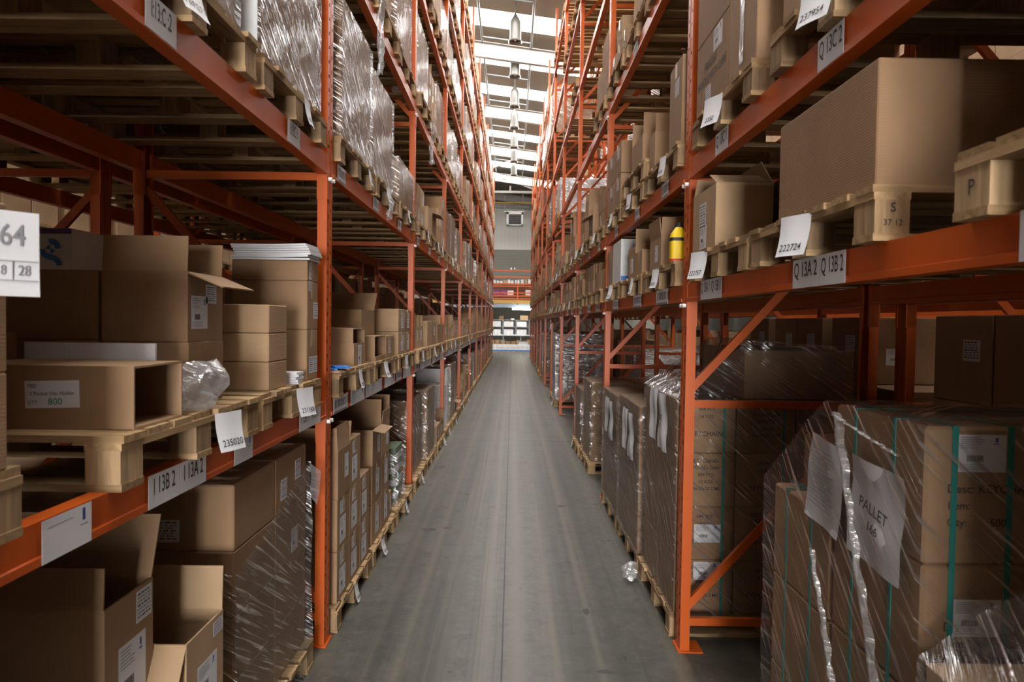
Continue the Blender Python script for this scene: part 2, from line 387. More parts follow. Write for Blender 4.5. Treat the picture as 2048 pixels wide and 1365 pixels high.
# ------------------------------------------------------------------ rack geometry
XL, XR = -1.065, 1.0
Y0, BAY = 3.91, 3.4
NB = 11                                   # bay 0 is the nearest; frame k stands at the far end of bay k
TOPZ = 9.885
DEPTH = 1.1
LEVELS = {'left': {'B': 1.43, 'C': 2.84, 'D': 4.24, 'E': 5.64, 'F': 6.98, 'G': 8.37},
          'right': {'B': 2.13, 'C': 2.84, 'D': 4.24, 'E': 5.64, 'F': 6.98, 'G': 8.37}}
BH = {('left','B'): 0.1, ('right','B'): 0.1}
def floor_z(side, lev): return 0.0 if lev == 'A' else LEVELS[side][lev]
def SX(side, d): return XL - d if side == 'left' else XR + d
FR = {'left': '+x', 'right': '-x'}
def sgn(side): return 1 if side == 'left' else -1          # direction of the aisle-facing normal

def upright_mesh(s, holes):
    def mk():
        b = MB()
        prof = [(-0.055, 0.0), (0, 0.0), (0, 0.02), (0, 0.034), (0, 0.049), (-0.009, 0.055), (0, 0.061), (0, 0.076), (0, 0.090), (0, 0.11), (-0.055, 0.11), (-0.055, 0.085)]
        if not holes:
            zs = [0, TOPZ]
        else:
            zs = []; z = 0.0
            while z < TOPZ-0.05: zs += [z, z+0.02]; z += 0.04
            zs.append(TOPZ)
        k = len(prof); n0 = 0
        for z in zs: b.v += [(s*x, y, z) for (x, y) in prof]
        for j in range(len(zs)-1):
            for i in range(k-1):
                if holes and j % 2 == 0:
                    if i == 2 and (j//2) % 2 == 0: continue
                    if i == 7 and (j//2) % 2 == 1: continue
                a = j*k+i; q = (a, a+1, a+k+1, a+k)
                b.f.append(q if s < 0 else q[::-1]); b.m.append(0)
        return b.mesh('upright', ['orange'])
    return cached(('up', s, holes), mk)
def brace_mesh(key, p, q, w=0.03, h=0.045):
    return cached(('brace',)+key, lambda: MB().bar(p, q, w, h).mesh('brace', ['orange']))
def frame(side, k, row='', xf=None, dirn=None, detail=True, cap=TOPZ, y=None, label=None):
    s = sgn(side) if dirn is None else dirn
    x = SX(side, 0) if xf is None else xf
    y = Y0 + BAY*k if y is None else y
    e = link('rack_frame', None, loc=(x, y, 0), label=label or f'orange upright frame at far end of the {ORD[max(k,0)]} bay, {side} rack', cat='rack frame', group='orange rack frames')
    hol = detail and k <= 3
    link('upright', upright_mesh(s, hol), e)
    link('upright', upright_mesh(-s, False), e, loc=(-s*DEPTH, 0, 0))
    bp = cached(('bp', s), lambda: MB().box(*sorted((s*0.015, -s*0.13)), -0.02, 0.13, 0, 0.008).mesh('base_plate', ['orange']))
    link('base_plate', bp, e); link('base_plate', bp, e, loc=(-s*(DEPTH-0.11), 0, 0))
    z = 0.16
    while z < cap-0.1:
        hb = cached(('hb', s), lambda: MB().box(*sorted((-s*0.03, -s*(DEPTH-0.03))), 0.035, 0.065, -0.022, 0.022).mesh('brace', ['orange']))
        link('horizontal_brace', hb, e, loc=(0, 0, z))
        if z+1.28 < cap:
            dbm = cached(('db', s), lambda: MB().bar((-s*0.04, 0.05, 0.08), (-s*(DEPTH-0.04), 0.05, 1.2), 0.045, 0.028).mesh('brace', ['orange']))
            link('diagonal_brace', dbm, e, loc=(0, 0, z))
        z += 1.28
    return e
def beam_mesh(s, bh, L=BAY-0.11, far=False):
    def mk():
        b = MB(); t = 0.05
        prof = [(0, 0), (0, -bh*0.78), (0.007, -bh*0.80), (0.007, -bh), (-t, -bh), (-t, 0)]
        b.prism([(s*x, z) for x, z in prof], lambda p, a: (p[0], a, p[1]), 0, L)
        if far:
            for yy in (-0.02, L-0.0): b.box(*sorted((s*0.004, -s*0.055)), yy, yy+0.02, -bh-0.13, 0.02)
        return b.mesh('beam', ['orange'])
    return cached(('beam', s, round(bh,3), round(L,2), far), mk)
def connector_mesh(s, bh):
    def mk():
        b = MB()      # folded plate that wraps the corner of the upright: side leaf and face leaf
        b.box(*sorted((s*0.003, -s*0.058)), 0, 0.003, -bh-0.14, 0.02)
        b.box(*sorted((s*0.003, s*0.0005)), 0, 0.047, -bh-0.14, 0.02)
        return b.mesh('end_connector', ['orange'])
    return cached(('conn', s, bh), mk)
pin_mesh = {}
def pin(s):
    return cached(('pin', s), lambda: MB().cyl((0,0,0), (s*0.02,0,0), 0.011, 8).mesh('locking_pin', ['pin_white']))
def beam(side, bay, lev, rear=False, xf=None, dirn=None, label=None, detail=None):
    s = sgn(side) if dirn is None else dirn
    bh = BH.get((side, lev), 0.115); z = LEVELS[side][lev]
    x = SX(side, 0) if xf is None else xf
    if rear: x -= s*(DEPTH-0.05)
    ya = Y0 + BAY*(bay-1) + 0.11
    det = (bay <= 3 if detail is None else detail) and not rear
    lab = label or f'orange {"rear " if rear else "front "}load beam, {where(side, bay, lev)}'
    o = link('rack_beam', beam_mesh(s, bh, BAY-0.11, not det), loc=(x, ya, z), label=lab, cat='rack beam', group='orange rack beams')
    if det:
        cm = connector_mesh(s, bh)
        link('end_connector', cm, o, loc=(0, BAY-0.11-0.003, 0)); link('end_connector', cm, o, loc=(0, -0.05, 0))
        link('locking_pin', pin(s), o, loc=(s*0.002, BAY-0.11+0.025, -bh-0.022)); link('locking_pin', pin(s), o, loc=(s*0.002, -0.025, -bh-0.022))
    return o

# ------------------------------------------------------------------ pallets
PD, PH = 1.2, 0.15
def pallet_boxes(W):
    """(name, x0,x1,y0,y1,z0,z1) boxes; x along depth centred, y along aisle centred"""
    out = []
    nb = 7; bw = 0.115 if W > 0.95 else 0.095
    for i in range(nb):
        c = -W/2 + bw/2 + (W-bw)*i/(nb-1); out.append(('deck_board', -PD/2, PD/2, c-bw/2, c+bw/2, 0.13, 0.15))
    for c in (-PD/2+0.05, 0, PD/2-0.05): out.append(('stringer_board', c-0.05, c+0.05, -W/2, W/2, 0.11, 0.13))
    for cx in (-PD/2+0.05, 0, PD/2-0.05):
        for cy in (-W/2+0.055, 0, W/2-0.055): out.append(('block', cx-0.047, cx+0.047, cy-0.055, cy+0.055, 0.02, 0.11))
    for cy in (-W/2+0.055, 0, W/2-0.055): out.append(('bottom_board', -PD/2, PD/2, cy-0.055, cy+0.055, 0, 0.02))
    return out
WOODM = {'deck_board': 'wood', 'stringer_board': 'wood_y', 'block': 'wood_block', 'bottom_board': 'wood'}
far_pallets = MB(); far_cartons = MB()
NPAL = [0]
def pallet(side, bay, lev, pos, yc, W=1.0, detail=True, z=None, d0=-0.035, label=None, stuff=False, xc=None):
    z = floor_z(side, lev) if z is None else z
    x = SX(side, d0 + PD/2) if xc is None else xc
    if stuff:
        for (nm, x0,x1,y0,y1,z0,z1) in pallet_boxes(W): far_pallets.box(x+x0, x+x1, yc+y0, yc+y1, z+z0, z+z1)
        return None
    NPAL[0] += 1
    lab = label or f'wooden pallet, {where(side, bay, lev, pos).replace(" pallet", " position")}'
    if detail:
        e = link('wooden_pallet', None, loc=(x, yc, z), label=lab, cat='pallet', group='wooden pallets')
        for (nm, x0,x1,y0,y1,z0,z1) in pallet_boxes(W):
            sx, sy, sz = x1-x0, y1-y0, z1-z0
            me = cached(('pb', nm, round(sx,3), round(sy,3), round(sz,3)), lambda: MB().box(-sx/2, sx/2, -sy/2, sy/2, 0, sz).mesh(nm, [WOODM[nm]]))
            j = 0.004 if nm == 'deck_board' else 0.0
            link(nm, me, e, loc=((x0+x1)/2 + (R(-0.012, 0.012) if nm == 'deck_board' else 0), (y0+y1)/2, z0), rot=(0, 0, R(-j, j)))
        return e
    def mk():
        b = MB()
        for (nm, x0,x1,y0,y1,z0,z1) in pallet_boxes(W): b.box(x0,x1,y0,y1,z0,z1)
        return b.mesh('pallet', ['wood'])
    return link('wooden_pallet', cached(('pj', W), mk), loc=(x, yc, z), label=lab, cat='pallet', group='wooden pallets')
def tag_mesh(w, h, curl):
    def fn(u, v):     # local: x right, y up, z out; hangs from the top edge, bottom curls outward
        t = 1-v
        return ((u-0.5)*w*(1-0.06*t), (v-1)*h, 0.002 + curl*t*t + 0.004*math.sin(u*5))
    return cached(('tag', w, h, curl), lambda: MB().grid(fn, 4, 8).mesh('paper_tag', ['paper'], True))
def pallet_tag(pal, side, dy, num=None, w=0.17, h=0.14, curl=0.02, top=0.135, txt_h=0.044, dx=None):
    """paper tag stapled to the aisle-side end of a pallet (pal at its centre)"""
    f = FR[side]; s = sgn(side)
    x = s*(PD/2+0.003) if dx is None else dx
    tw = 0.34 if num else R(0.0, 0.2)
    t = link('paper_tag', tag_mesh(w, h, curl), pal, mtx=face_mtx(f, (x+s*w*0.5*math.sin(tw), dy, top)) @ Matrix.Rotation(-s*tw, 4, 'Y'), label='white paper tag')
    if num: link('lettering', cached(('t', num, 'ink'), lambda: (lambda m: (m.materials.clear(), m.materials.append(MATS['ink']), m)[2])(TEXTS[num].copy())), t,
                 mtx=Matrix.Translation((0, -h*0.80, 0.006+curl*0.66)) @ Matrix.Rotation(-math.atan2(curl*1.6, h), 4, 'X') @ Matrix.Diagonal((txt_h, txt_h*1.05, 1, 1)))
    else: link('number_print', cached(('numpr', w), lambda: [b := MB()] and [[b.box(-w*0.4+i*w*0.14, -w*0.4+i*w*0.14+w*0.018, -0.012, 0.012, 0, 0.0004), b.box(-w*0.4+i*w*0.14+w*0.06, -w*0.4+i*w*0.14+w*0.078, -0.012 if i % 2 else 0, 0.012, 0, 0.0004), b.box(-w*0.4+i*w*0.14, -w*0.4+i*w*0.14+w*0.078, 0.009, 0.012, 0, 0.0004)] for i in range(6)] and b.mesh('print', ['ink'])), t,
                 mtx=Matrix.Translation((0, -h*0.80, 0.006+curl*0.66)) @ Matrix.Rotation(-math.atan2(curl*1.6, h), 4, 'X'))
    return t

# ------------------------------------------------------------------ cartons
NCART = [0]
def carton(x0, x1, y0, y1, z0, h, label, mat='card', group='cardboard cartons', labels=(), tape=True, parent=None, name='cardboard_carton', cat='carton', rz=0.0):
    sx, sy = x1-x0, y1-y0
    me = chamfer_box(round(sx,2)-0.003, round(sy,2)-0.003, round(h,3)-0.0005, mat)
    if parent is None:
        NCART[0] += 1
        o = link(name, me, loc=((x0+x1)/2, (y0+y1)/2, z0), rot=(0,0,rz), label=label, cat=cat, group=group)
    else:
        pl = parent.location
        o = link(name, me, parent, loc=((x0+x1)/2-pl.x, (y0+y1)/2-pl.y, z0-pl.z))
    if tape:
        tw = 0.05; L = sx-0.03
        tm = cached(('tape', round(sx,2), round(h,2)), lambda: MB().box(-sx/2+0.004, sx/2-0.004, -tw/2, tw/2, h-0.0005, h+0.0006).box(sx/2-0.0025, sx/2-0.0008, -tw/2, tw/2, h-0.09, h+0.0006).box(-sx/2+0.0008, -sx/2+0.0025, -tw/2, tw/2, h-0.09, h+0.0006).mesh('tape', ['tape']))
        link('tape_strip', tm, o)
    for (face, u, v, w, hh, var) in labels:     # u,v offsets from face centre, as fractions
        put_label(o, face, sx, sy, h, u, v, w, hh, var)
    return o
def face_pos(face, sx, sy, h, u, v, off=0.0):
    if face == '+x': return (sx/2+off, u*sy, h*(0.5+v))
    if face == '-x': return (-sx/2-off, -u*sy, h*(0.5+v))
    if face == '-y': return (u*sx, -sy/2-off, h*(0.5+v))
    if face == '+z': return (u*sx, v*sy, h+off)
def put_label(o, face, sx, sy, h, u, v, w, hh, var):
    return add_label(o, face, face_pos(face, sx-0.003, sy-0.003, h, u, v, -0.0003), w, hh, var)
def open_box_mesh(sx, sy, sz, mat, front_cut=None):
    """thin walled box without a lid; front_cut=(face, frac) lowers one wall to frac of the height"""
    def mk():
        t = 0.006; b = MB()
        hs = {'+x': sz, '-x': sz, '+y': sz, '-y': sz}
        if front_cut: hs[front_cut[0]] = sz*front_cut[1]
        b.box(-sx/2, sx/2, -sy/2, sy/2, 0, t)
        b.box(-sx/2, -sx/2+t, -sy/2, sy/2, t, hs['-x']); b.box(sx/2-t, sx/2, -sy/2, sy/2, t, hs['+x'])
        b.box(-sx/2+t, sx/2-t, -sy/2, -sy/2+t, t, hs['-y']); b.box(-sx/2+t, sx/2-t, sy/2-t, sy/2, t, hs['+y'])
        return b.mesh('open_box', [mat])
    return cached(('ob', round(sx,3), round(sy,3), round(sz,3), mat, front_cut), mk)
def open_carton(cx, cy, z0, sx, sy, sz, label, flaps, mat='card', group='open cardboard cartons', rz=0.0, rot=None, labels=(), cut=None, lid=False, name='open_carton', cat='carton'):
    """flaps: {face: (angle_deg, length)} 0 = straight up, 90 = flat outwards, 180 = hanging"""
    NCART[0] += 1
    o = link(name, open_box_mesh(sx, sy, sz, mat, cut), loc=(cx, cy, z0), rot=rot or (0,0,rz), label=label, cat=cat, group=group)
    t = 0.005
    for f, (ang, L) in flaps.items():
        w = (sy if f[1] == 'x' else sx)*0.985
        fm = cached(('flap', round(w,2), round(L,2), mat), lambda: MB().box(-w/2, w/2, -t, 0, 0, L).mesh('flap', [mat]))
        a = math.radians(ang)
        base = {'-y': (0, (0, -sy/2+t, sz)), '+y': (math.pi, (0, sy/2-t, sz)), '+x': (math.pi/2, (sx/2-t, 0, sz)), '-x': (-math.pi/2, (-sx/2+t, 0, sz))}[f]
        m = Matrix.Translation(base[1]) @ Matrix.Rotation(base[0], 4, 'Z') @ Matrix.Rotation(a, 4, 'X')
        link('flap', fm, o, mtx=m)
    if lid: link('lid_panel', cached(('lid', round(sx,2), round(sy,2)), lambda: MB().box(-sx/2, sx/2, -sy/2, sy/2, 0, 0.006).mesh('lid', [mat])), o, loc=(0,0,sz))
    for (face, u, v, w, hh, var) in labels: put_label(o, face, sx+0.003, sy+0.003, sz, u, v, w, hh, var)
    return o

# ------------------------------------------------------------------ stretch film
def film_mesh(faces, amp, mat, seed, res=0.06):
    """faces: list of 4-corner quads (world-size local coords) turned into crinkled grids that share displaced borders"""
    b = MB(); off = Vector((seed*3.17, seed*1.31, seed*0.77))
    for (p00, p10, p11, p01) in faces:
        p00, p10, p11, p01 = map(Vector, (p00, p10, p11, p01))
        nu = max(2, min(26, int((p10-p00).length/res))); nv = max(2, min(26, int((p01-p00).length/res)))
        def fn(u, v):
            p = (p00*(1-u)+p10*u)*(1-v) + (p01*(1-u)+p11*u)*v
            q = Vector((p.x*3+p.z*1.5, p.y*3-p.z*1.5, p.z*4.2)) + off
            return p + noise.noise_vector(q)*amp + noise.noise_vector(q*2.1)*amp*0.3
        b.grid(fn, nu, nv)
    return b.mesh('film', [mat], True)
def film_box(parent, x0, x1, y0, y1, z0, z1, mat='film', amp=0.007, seed=0, top=True, res=0.06, name='stretch_film'):
    """coordinates relative to parent"""
    c = [(x0,y0),(x1,y0),(x1,y1),(x0,y1)]
    fs = [((c[i][0],c[i][1],z0), (c[(i+1)%4][0],c[(i+1)%4][1],z0), (c[(i+1)%4][0],c[(i+1)%4][1],z1), (c[i][0],c[i][1],z1)) for i in range(4)]
    if top: fs.append(((x0,y0,z1),(x1,y0,z1),(x1,y1,z1),(x0,y1,z1)))
    return link(name, film_mesh(fs, amp, mat, seed, res), parent)
FSEED = [0]
def wrapped(side, bay, lev, pos, y0, y1, z0, h, d0=0.0, d1=1.1, mat='film', core='card', rows=None, label=None, detail=True, res=0.06, xs=None, extra=None):
    """film-wrapped stack of cartons; the cartons are parts of the load"""
    FSEED[0] += 1
    xa, xb = (SX(side, d0), SX(side, d1)) if xs is None else xs
    x0, x1 = min(xa, xb), max(xa, xb)
    lab = label or f'{"clear" if mat != "film_grey" else "grey"} film-wrapped carton load, {where(side, bay, lev, pos).replace(" pallet", " position")}'
    nz = max(1, round(h/R(0.26, 0.36))); ny = random.choice((2, 2, 3)); nx = 2
    if rows: nx, ny, nz = rows
    cx, cy = (x0+x1)/2, (y0+y1)/2
    if detail:
        e = link('wrapped_load', None, loc=(cx, cy, z0), label=lab, cat='wrapped load', group='film-wrapped pallet loads')
        for k in range(nz):
            for j in range(ny):
                for i in range(nx):
                    sx, sy, sz = (x1-x0)/nx, (y1-y0)/ny, h/nz
                    me = chamfer_box(round(sx,2)-0.006, round(sy,2)-0.006, round(sz,3)-0.001, core, 0.006)
                    o = link('carton', me, e, loc=(x0-cx+sx*(i+0.5), y0-cy+sy*(j+0.5)+R(-0.002,0.002), sz*k))
                    if extra: extra(o, i, j, k, nx, ny, nz, sx, sy, sz)
    else:
        b = MB()
        for k in range(nz):
            for j in range(ny):
                sy, sz = (y1-y0)/ny, h/nz
                b.box(x0-cx, x1-cx, y0-cy+sy*j+0.003, y0-cy+sy*(j+1)-0.003, sz*k+0.002, sz*(k+1)-0.002)
        e = link('wrapped_load', b.mesh('load', [core if core != 'card' else 'card_many']), loc=(cx, cy, z0), label=lab, cat='wrapped load', group='film-wrapped pallet loads')
    g = 0.012
    if side == 'right' and mat in ('film', 'film_heavy'): mat += '_r'
    film_box(e, x0-cx-g, x1-cx+g, y0-cy-g, y1-cy+g, -R(0.02, 0.07), h+g, mat, 0.0035 if detail else 0.008, FSEED[0], True, res if detail else 0.12)
    return e

# ================================================================== STRUCTURE
SLOPE = -0.125
RZ = EYE + 9.3
XA, XB, YA, YB = -11.0, 8.0, -17.0, 50.0
def rz(x): return RZ + SLOPE*x
def structure(name, me, label=None, loc=(0,0,0), parent=None):
    return link(name, me, parent, loc=loc, kind='structure' if parent is None else None, label=label, cat=None)
fl = MB(); jx = -0.03
ys = [YA, 10.9, 24.5, YB]
for i in range(3):
    fl.box(XA, jx-0.005, ys[i]+0.003, ys[i+1]-0.003, -0.15, 0); fl.box(jx+0.005, XB, ys[i]+0.003, ys[i+1]-0.003, -0.15, 0)
floor = structure('floor', fl.mesh('floor', ['concrete']), 'worn grey concrete floor slabs of the warehouse aisle')
link('joint_filler', MB().box(jx-0.006, jx+0.006, YA, YB, -0.15, -0.002).box(XA, XB, 10.89, 10.91, -0.15, -0.003).box(XA, XB, 24.49, 24.51, -0.15, -0.003).mesh('joint', ['black']), floor)

# rubber scuffs and oil drips on the slab
for j, (x, y, w, l_) in enumerate(((0.534, 7.025, 0.09, 0.10), (0.216, 9.229, 0.05, 0.08), (-0.566, 6.216, 0.10, 0.07), (-0.72, 6.163, 0.16, 0.12), (-0.462, 7.44, 0.06, 0.09), (0.513, 4.436, 0.05, 0.12), (0.533, 3.667, 0.12, 0.05), (0.668, 3.82, 0.03, 0.09), (0.43, 5.151, 0.06, 0.05), (0.871, 5.922, 0.05, 0.05), (-0.9, 8.828, 0.14, 0.22), (0.9, 7.118, 0.07, 0.05), (-0.309, 3.643, 0.05, 0.03))):
    rg = random.Random(j); pts = [(x+w*0.5*math.cos(t)*rg.uniform(0.5, 1.1), y+l_*0.5*math.sin(t)*rg.uniform(0.5, 1.1)) for t in [2*math.pi*i/12 for i in range(12)]]
    b = MB(); b.v = [(px, py, 0.0006) for px, py in pts]; b.f = [tuple(range(12))]; b.m = [0]
    link('scuff_mark', b.mesh('scuff', ['scuff']), floor)
RAFT = [22.5 + 6.5*k for k in range(-6, 5)]
strips = []
for r in [22.5 + 6.5*k for k in range(-9, 5)]:
    for a, b_ in ((-1.7, -0.5), (1.5, 2.7)):
        if r+a > YA+0.2 and r+b_ < 42.6: strips.append((r+a, r+b_))
strips.sort()
ce = MB(); y = YA
def slope_slab(b, ya, yb, m=0, t=0.06):
    b.prism([(XA, rz(XA)), (XB, rz(XB)), (XB, rz(XB)+t), (XA, rz(XA)+t)], lambda p, a: (p[0], a, p[1]), ya, yb, m)
for a, b_ in strips:
    slope_slab(ce, y, a); y = b_
slope_slab(ce, y, YB)
structure('ceiling', ce.mesh('ceiling', ['roof_sheet']), 'pale grey sheet metal roof lining sloping down to the right')
for i, (a, b_) in enumerate(strips):
    structure(f'window_{i+1}', MB().quad((XA, a, rz(XA)+0.02), (XA, b_, rz(XA)+0.02), (XB, b_, rz(XB)+0.02), (XB, a, rz(XB)+0.02)).mesh('rooflight', ['skylight']), 'glowing translucent rooflight strip across the roof')
for i, r in enumerate(RAFT):
    b = MB(); zb, zt = -0.8, -0.33
    pr = lambda z0, z1: [(XA, rz(XA)+z0), (XB, rz(XB)+z0), (XB, rz(XB)+z1), (XA, rz(XA)+z1)]
    b.prism(pr(zb, zt), lambda p, a: (p[0], a, p[1]), r-0.006, r+0.006)
    b.prism(pr(zb-0.015, zb), lambda p, a: (p[0], a, p[1]), r-0.1, r+0.1); b.prism(pr(zt, zt+0.015), lambda p, a: (p[0], a, p[1]), r-0.1, r+0.1)
    structure(f'trim_{i+1}', b.mesh('rafter', ['rafter_paint']), 'white steel roof rafter crossing above the aisle')
# purlin rails and cross tubes of the lamp grid
for x in (-5.5, -3.3, -1.1, 0.49, 2.7, 4.9):
    z = rz(x)-0.3
    link('roof_rail', MB().cyl((0, -16.5, 0), (0, 49, 0), 0.035, 8).mesh('rail', ['rail_grey']), loc=(x, 0, z), label=f'thin grey steel rail along the roof, {["far left","left","just left of the lamps","just right of the lamps","right","far right"][[-5.5,-3.3,-1.1,0.49,2.7,4.9].index(x)]}', cat='roof rail', group='roof rails')
CROSS = [19.3, 22.1, 25.4, 28.3, 31.9, 34.9, 38.4]
for i, y in enumerate(CROSS):
    xa, xb = -1.1, 0.49
    link('cross_tube', MB().cyl((xa, 0, rz(xa)-0.3), (xb, 0, rz(xb)-0.3), 0.028, 8).mesh('tube', ['rail_grey']), loc=(0, y, 0), label=f'grey cross tube between roof rails, {ORD[i]} from the camera', cat='tube', group='lamp grid cross tubes')
lamp_prof = [(0.02, 0.20), (0.05, 0.16), (0.075, 0.10), (0.12, 0.04), (0.15, -0.03), (0.16, -0.12), (0.165, -0.45), (0.17, -0.55), (0.19, -0.62), (0.185, -0.62), (0.16, -0.55)]
for i, y in enumerate([16.6, 19.95, 22.75, 25.9, 28.7, 31.9, 34.7, 37.9]):
    z = EYE + 8.72
    e = link('high_bay_lamp', None, loc=(-0.03, y, z), label=f'grey bell-shaped high bay lamp hanging over the aisle, {ORD[i]} from camera', cat='lamp', group='high bay lamps')
    link('reflector', cached('refl', lambda: MB().lathe(lamp_prof, 18).mesh('reflector', ['lamp_plastic'], True)), e)
    link('hanging_rod', cached('rod', lambda: MB().cyl((0,0,0.18), (0,0,0.585), 0.02, 8).mesh('rod', ['rail_grey'])), e)
    link('bulb', cached('bulb', lambda: MB().lathe([(0.0,-0.6),(0.05,-0.55),(0.07,-0.4),(0.05,-0.2),(0.04,-0.05)], 12).mesh('bulb', ['white_paint'], True)), e)
    link('rim_highlight', cached('rim_glint', lambda: MB().box(-0.2,-0.17,-0.02,0.02,-0.66,-0.58).box(0.17,0.2,-0.02,0.02,-0.66,-0.58).mesh('rim_glint', ['pin_white'])), e)  # white pieces standing in for highlights on the lamp rim

# walls
structure('wall_left', MB().box(XA-0.2, XA, YA, YB, 0, rz(XA)).mesh('wall', ['wall_plain']), 'plain far left warehouse wall')
structure('wall_right', MB().box(XB, XB+0.2, YA, YB, 0, rz(XB)).mesh('wall', ['wall_plain']), 'plain far right warehouse wall')
structure('wall_back', MB().box(XA, -2.6, YA-0.2, YA, 0, rz(XA)).box(2.6, XB, YA-0.2, YA, 0, rz(XA)).box(-2.6, 2.6, YA-0.2, YA, 4.0, rz(XA)).mesh('wall', ['wall_plain']), 'warehouse wall behind the camera with assumed opening for the added light')
structure('assumed_door_1', MB().box(-2.7, -2.6, YA, YA+0.05, 0, 4.1).box(2.6, 2.7, YA, YA+0.05, 0, 4.1).box(-2.7, 2.7, YA, YA+0.3, 4.0, 4.4).mesh('door_frame', ['grey_paint']), 'frame and rolled shutter of the assumed goods door around the added light')  # assumed door, out of view, added to carry the rear area light
wf = structure('wall_front', MB().box(XA, XB, YB+0.02, YB+0.2, 0, rz(XA)).mesh('wall', ['wall_plain']), 'end wall of blockwork below pale vertical cladding')
# block courses and cladding sheets near the visible middle of the end wall
bl = cached('blk', lambda: MB().box(0, 0.44, -0.03, 0.02, 0, 0.215).mesh('block', ['wall_plain']))
for r_ in range(0, 32):
    zz = 0.225*r_
    if zz > 6.9: break
    for c_ in range(-5, 6):
        x = c_*0.45 + (0.225 if r_ % 2 else 0)
        if zz < 3.2 and abs(x) > 2.2: continue
        link('wall_block', bl, wf, loc=(x, YB, zz))
for c_ in range(-9, 10):
    link('cladding_sheet', cached('clad', lambda: MB().box(0.006, 0.294, -0.05, 0.02, 0, 3.4).box(0.0, 0.006, -0.03, 0.02, 0, 3.4).mesh('sheet', ['cladding'])), wf, loc=(c_*0.3, YB, 7.2))
# steel tie beam and bracing under the roof at the far end
def steel(name, label, p, q, w, h, m='white_paint', cat='steel beam'):
    p = Vector(p); q = Vector(q)
    return link(name, MB().bar((0,0,0), q-p, w, h).mesh(name, [m]), loc=p, label=label, cat=cat)
tz = EYE + 8.55
steel('tie_beam', 'white horizontal tie beam below the roof at the far end', (-3, 45.0, tz), (3, 45.0, tz), 0.14, 0.14)
steel('king_post', 'short white post standing on the far tie beam', (-0.25, 45.0, tz+0.07), (-0.25, 45.0, rz(0)-0.35), 0.12, 0.08, cat='steel post')
steel('wind_brace', 'white diagonal roof brace falling to the right at far end', (-1.7, 40.5, rz(-1.7)-0.55), (1.5, 44.5, rz(1.5)-0.55), 0.1, 0.1)
steel('wind_brace', 'white diagonal roof brace rising to the right at far end', (-1.7, 40.3, rz(-1.7)-0.6), (0.3, 36.2, rz(0.3)-0.6), 0.1, 0.1)
steel('gas_pipe', 'thin yellow gas pipe crossing above the heater', (-3, 47, EYE+8.2), (3, 47, EYE+8.2), 0.05, 0.05, 'yellow', 'pipe')
steel('service_pipe', 'dark grey service pipe crossing behind the heater', (-3, 48.5, EYE+8.1), (3, 48.5, EYE+8.1), 0.09, 0.09, 'grey_paint', 'pipe')
# suspended heater
e = link('unit_heater', None, loc=(0.02, 46.5, EYE+6.6), label='white suspended warm air heater in front of the cladding', cat='heater')
link('housing', MB().box(-0.5, 0.62, 0.1, 0.8, 0, 0.88).box(-0.5,-0.36,-0.02,0.1,0,0.88).box(0.5,0.62,-0.02,0.1,0,0.88).box(-0.5,0.62,-0.02,0.1,0.74,0.88).box(-0.5,0.62,-0.02,0.1,0,0.06).box(-0.68,0.68,-0.05,0.3,0.88,0.95).mesh('housing', ['white_paint']), e)
link('grille_back', MB().box(-0.36, 0.5, 0.06, 0.1, 0.06, 0.74).mesh('grille', ['black']), e)
for k in range(5): link('louvre', MB().box(-0.36, 0.5, 0.0, 0.06, 0.12+k*0.13, 0.135+k*0.13).mesh('louvre', ['grey_paint']), e)
for x in (-0.62, 0.6): link('hanger', MB().cyl((x, 0.2, 0.95), (x, 0.2, 2.75), 0.015, 6).mesh('hanger', ['steel']), e)

# ================================================================== RACKS
for side in ('left', 'right'):
    frame(side, -1, label=f'orange upright frame at near end of the nearest bay, {side} rack')
    for k in range(NB): frame(side, k)
beams = {}
def skip_beam(side, bay, lev):
    return False
for side in ('left', 'right'):
    for bay in range(NB):
        for lev in 'BCDEFG':
            if bay == 0 and lev in 'EFG': continue
            beams[(side, bay, lev)] = beam(side, bay, lev)
            if bay <= 4 or side == 'right': beam(side, bay, lev, rear=True)
# location labels on beams
def beam_label(side, bay, lev, ya, yb, t=None, var='loc', h=0.1):
    o = beams[(side, bay, lev)]; bh = BH.get((side, lev), 0.115); s = sgn(side)
    w = abs(yb-ya)-0.004; yc = (ya+yb)/2 - o.location.y
    lb = link('location_label', label_mesh(w, h, var if t is None else 'none'), o, mtx=face_mtx(FR[side], (s*0.0075, yc, -bh/2)))
    if t: link('lettering', cached(('t', t, 'ink'), lambda: (lambda m: (m.materials.clear(), m.materials.append(MATS['ink']), m)[2])(TEXTS[t].copy())), lb,
               mtx=Matrix.Translation((0, h*0.10, 0.0012)) @ Matrix.Diagonal((w/len(t)*1.75, h*0.72, 1, 1)))
    return lb
for (ya, yb, t) in ((1.983, 2.171, 'I 13B 2'), (2.171, 2.362, 'I 13A 2'), (3.40, 3.59, 'I 13B 1'), (3.59, 3.78, 'I 13A 1')): beam_label('left', 0, 'B', ya, yb, t)
beam_label('left', 0, 'B', 1.53, 1.716, None, 'blank'); beam_label('left', 0, 'B', 2.60, 2.79, None, 'blank')
beam_label('left', 0, 'C', 1.965, 2.15, 'I:13:C :2', h=0.105); beam_label('left', 0, 'C', 3.2, 3.385, 'I:13:C :1', h=0.105)
for (ya, yb, t) in ((2.04, 2.217, 'Q 13B 2'), (2.217, 2.426, 'Q 13A 2'), (3.244, 3.425, 'Q 13B 1'), (3.425, 3.61, 'Q 13A 1')): beam_label('right', 0, 'B', ya, yb, t)
beam_label('right', 0, 'B', 1.14, 1.345, None, 'blank')
